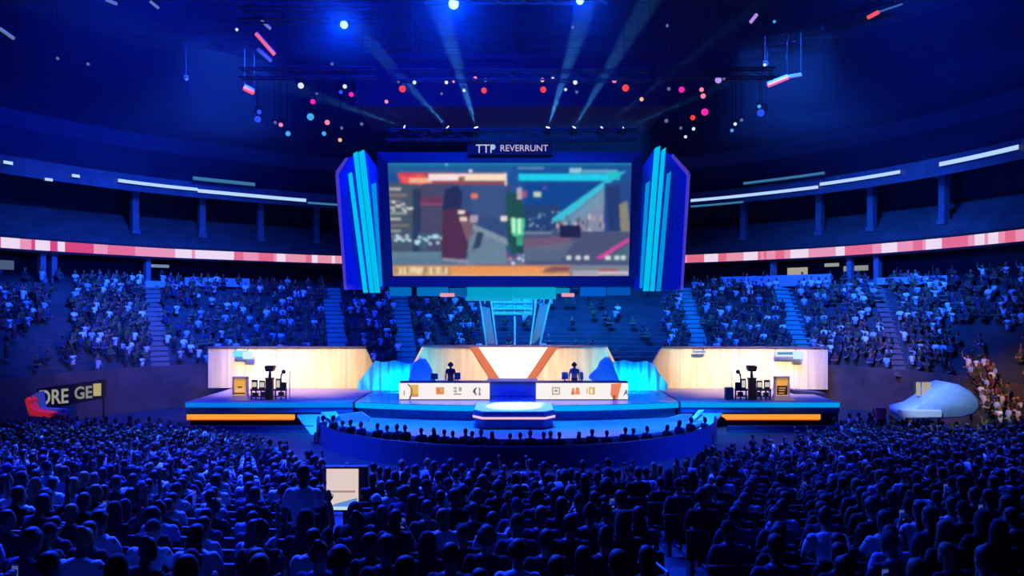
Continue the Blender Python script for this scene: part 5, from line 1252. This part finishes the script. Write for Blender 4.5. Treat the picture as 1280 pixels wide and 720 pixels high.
# handrail by the aisle
a, b_ = at(808, 694, 8.6), at(835, 716, 8.0)
root = empty('handrail', (a.x, 8.3, row_z(5)), 'pale slanting handrail beside the aisle near the camera', 'rail')
mb = MB(); mb.tube(a, b_, .014, 10); mb.obj('rail_tube', mat('pale_rail', (.6, .65, .8), .3, metal=.2), root)
mb = MB(); mb.tube(a, (a.x, a.y, row_z(5)), .012, 8); mb.obj('post', M_TRUSS, root)
mb = MB(); mb.tube(b_, (b_.x, b_.y, row_z(4)), .012, 8); mb.obj('post', M_TRUSS, root)

# left: red foam figure piece and the lit letter sign on the bowl front
d = 42.5
mb = MB(); pts = [(30, 500), (33, 496.5), (37, 496.5), (39, 500), (38, 504), (42, 512), (76, 518), (81, 522), (79, 529), (74, 528), (71, 524), (36, 520), (33, 510)]
mb.prism([at(x, y, d) for x, y in pts], (0, .6, 0)); root = mb.obj('foam_banner', mat('bright_red_foam', (.75, .02, .05), .6, vary=.08), bevel=.04); tag(root, 'bright red bent foam piece before the blue panel at the far left', 'banner')
mb = MB(); mb.prism([at(x, y, 42.6) for x, y in [(38, 494), (52, 489), (54, 509), (82, 514), (81, 528), (76, 560), (44, 560)]], (0, 0, 0) if False else (0, .35, 0))
mb = MB(); mb.prism([at(x, y, 43.2) for x, y in [(39, 494), (51, 489), (54, 510), (81, 512), (80, 524), (42, 518)]], (0, .3, 0)); mb.obj('backing_panel', mat('blue_foam_backing', (.03, .10, .5), .6), root)
mb = MB(); a_, b_ = at(40, 524, 43.2), at(78, 524, 43.2); mb.tube((a_.x, 43.0, 0), (a_.x, 43.0, a_.z + .3), .04); mb.obj('support_post', M_TRUSS, root)
mb = MB(); mb.tube((b_.x, 43.0, 0), (b_.x, 43.0, b_.z), .04); mb.obj('support_post', M_TRUSS, root)
M_LET = led('sign_block_cream', (.48, .48, .36), .6)
root = empty('letter_sign', (-26.0, 44.4, 0), 'dark board with blocky cream letters on the left bowl front', 'sign')
A, B_ = at(46, 512, 44.6), at(130, 474, 47.0)
mb = MB(); mb.prism([at(46, 486, 44.6), at(130, 474, 47.2), at(130, 498, 47.2), at(46, 514, 44.6)], (0, .3, 0)); mb.obj('board', mat('very_dark_board', (.012, .012, .02), .6), root)
mb = MB(); mb.tube((A.x + .2, 44.9, 0), (A.x + .2, 44.9, A.z + .2), .05); mb.obj('post', M_TRUSS, root); mb = MB(); mb.tube((B_.x - .2, 47.35, 0), (B_.x - .2, 47.35, B_.z - .5), .05); mb.obj('post', M_TRUSS, root)
ang = math.atan2(47.2 - 44.6, B_.x - A.x)
for word, xa, ya, sz, wide, col in (('DRE', 67, 497, 1.15, .72, M_LET), ('GE', 104, 491.5, .98, .8, led('sign_block_grey', (.4, .4, .36), .55)), ('I', 121.5, 488, 1.0, 3.0, led('sign_block_yellow', (.62, .52, .2), .7))):
    p = at(xa, ya, 44.6 + (xa - 46) / 84 * 2.6 - .03); t = text('lettering', word, tuple(p), sz, col, root, wide=wide, ext=.03, offset=.02); t.rotation_euler = (PI / 2, 0, ang)

# right: curved pale booth, red bin
root = empty('curved_booth', (20, 38, 0), 'curved white and pale blue covered booth at the edge of the right stand', 'booth')
d = 38.0
mb = MB(); prof = [(1128, 521), (1126, 512), (1146, 507), (1160, 498), (1168, 490), (1186, 478), (1202, 481), (1218, 490), (1227, 500), (1229, 510), (1222, 518), (1205, 523), (1180, 524)]
q = [at(x, y, d) for x, y in prof]; n = len(q); c = sum(q, Vector()) / n; rg = []
for t, s_ in ((0, .86), (.1, .95), (.3, 1.0), (1.2, 1.0), (1.6, .9), (1.8, .7)): rg.append([Vector((c.x + (p.x - c.x) * s_, d + t, c.z + (p.z - c.z) * s_)) for p in q])
mb.add([p for r in rg for p in r], [tuple(range(n))[::-1]] + [(j * n + i, j * n + (i + 1) % n, (j + 1) * n + (i + 1) % n, (j + 1) * n + i) for j in range(len(rg) - 1) for i in range(n)] + [tuple(range((len(rg) - 1) * n, len(rg) * n))])
mb.obj('cover', mat('pale_blue_cover', (.35, .55, .9), .6, vary=.1), root, smooth=True)
mb = MB(); mb.prism([at(x, y, 37.8) for x, y in [(1126, 512), (1178, 513), (1178, 522), (1129, 523)]], (0, .4, 0)); mb.obj('counter_front', mat('off_white_counter', (.75, .75, .8), .6), root, bevel=.05)
for x in (1147, 1154, 1160):
    mb = MB(); mb.prism([at(x, 478, 38.6), at(x + 4, 478, 38.6), at(x + 4, 495, 38.6), at(x, 495, 38.6)], (0, .15, 0)); mb.obj('banner_strip', led('cream_strip', (.6, .56, .42), .6), root)
mb = MB(); mb.prism([at(1142, 477, 39.9), at(1182, 477, 39.9), at(1200, 488, 39.9), at(1200, 515, 39.9), at(1142, 515, 39.9)], (0, .2, 0)); mb.obj('back_board', mat('dark_booth_back', (.05, .05, .07), .7), root)
mb = MB()
for px in (1135, 1175, 1215): x = at(px, 0, 38.3).x; mb = MB(); mb.tube((x, 38.4, 0), (x, 38.4, at(0, 516, 38.3).z), .06); mb.obj('leg', M_TRUSS, root)
# red bin on a stand
p = at(1101, 516, 40); mb = MB(); mb.tube((p.x, p.y, at(0, 523, 40).z), (p.x, p.y, at(0, 509, 40).z), .22, 14, .28); root = mb.obj('bin', mat('red_bin', (.8, .08, .12), .6, vary=.05), bevel=.01)
tag(root, 'small red bin on a post at the foot of the right stand', 'bin'); mb = MB(); mb.tube((p.x, p.y, 0), (p.x, p.y, at(0, 523, 40).z), .05); mb.obj('post', M_TRUSS, root)

# low bleacher on the right in front of the bowl wall, warm lit
root = empty('side_bleacher', (24.8, 40.5, 0), 'low bleacher lit warm beside the curved booth, at the far right', 'bleacher')
mb = MB(); bl = []
for k in range(8):
    y = 40.3 + .6 * k; z = .75 + .33 * k; xa = (1236 - 4 * k - CX) / F * y; xb = min((1296 - CX) / F * y, 26.2)
    mb.box((xa, y, 0), (xb, y + .62, z))
    for x in np.arange(xa + .25, xb, .46):
        if random.random() < .93: bl.append((x, y + .2, z - .03, math.atan2(x, 44 - y) + PI * 0, random.uniform(.95, 1.08)))
mb.obj('tiers', M_CONC, root)
crowd('bleacher_crowd', bl, 'warm lit spectators packed on the low bleacher at the far right', .6)
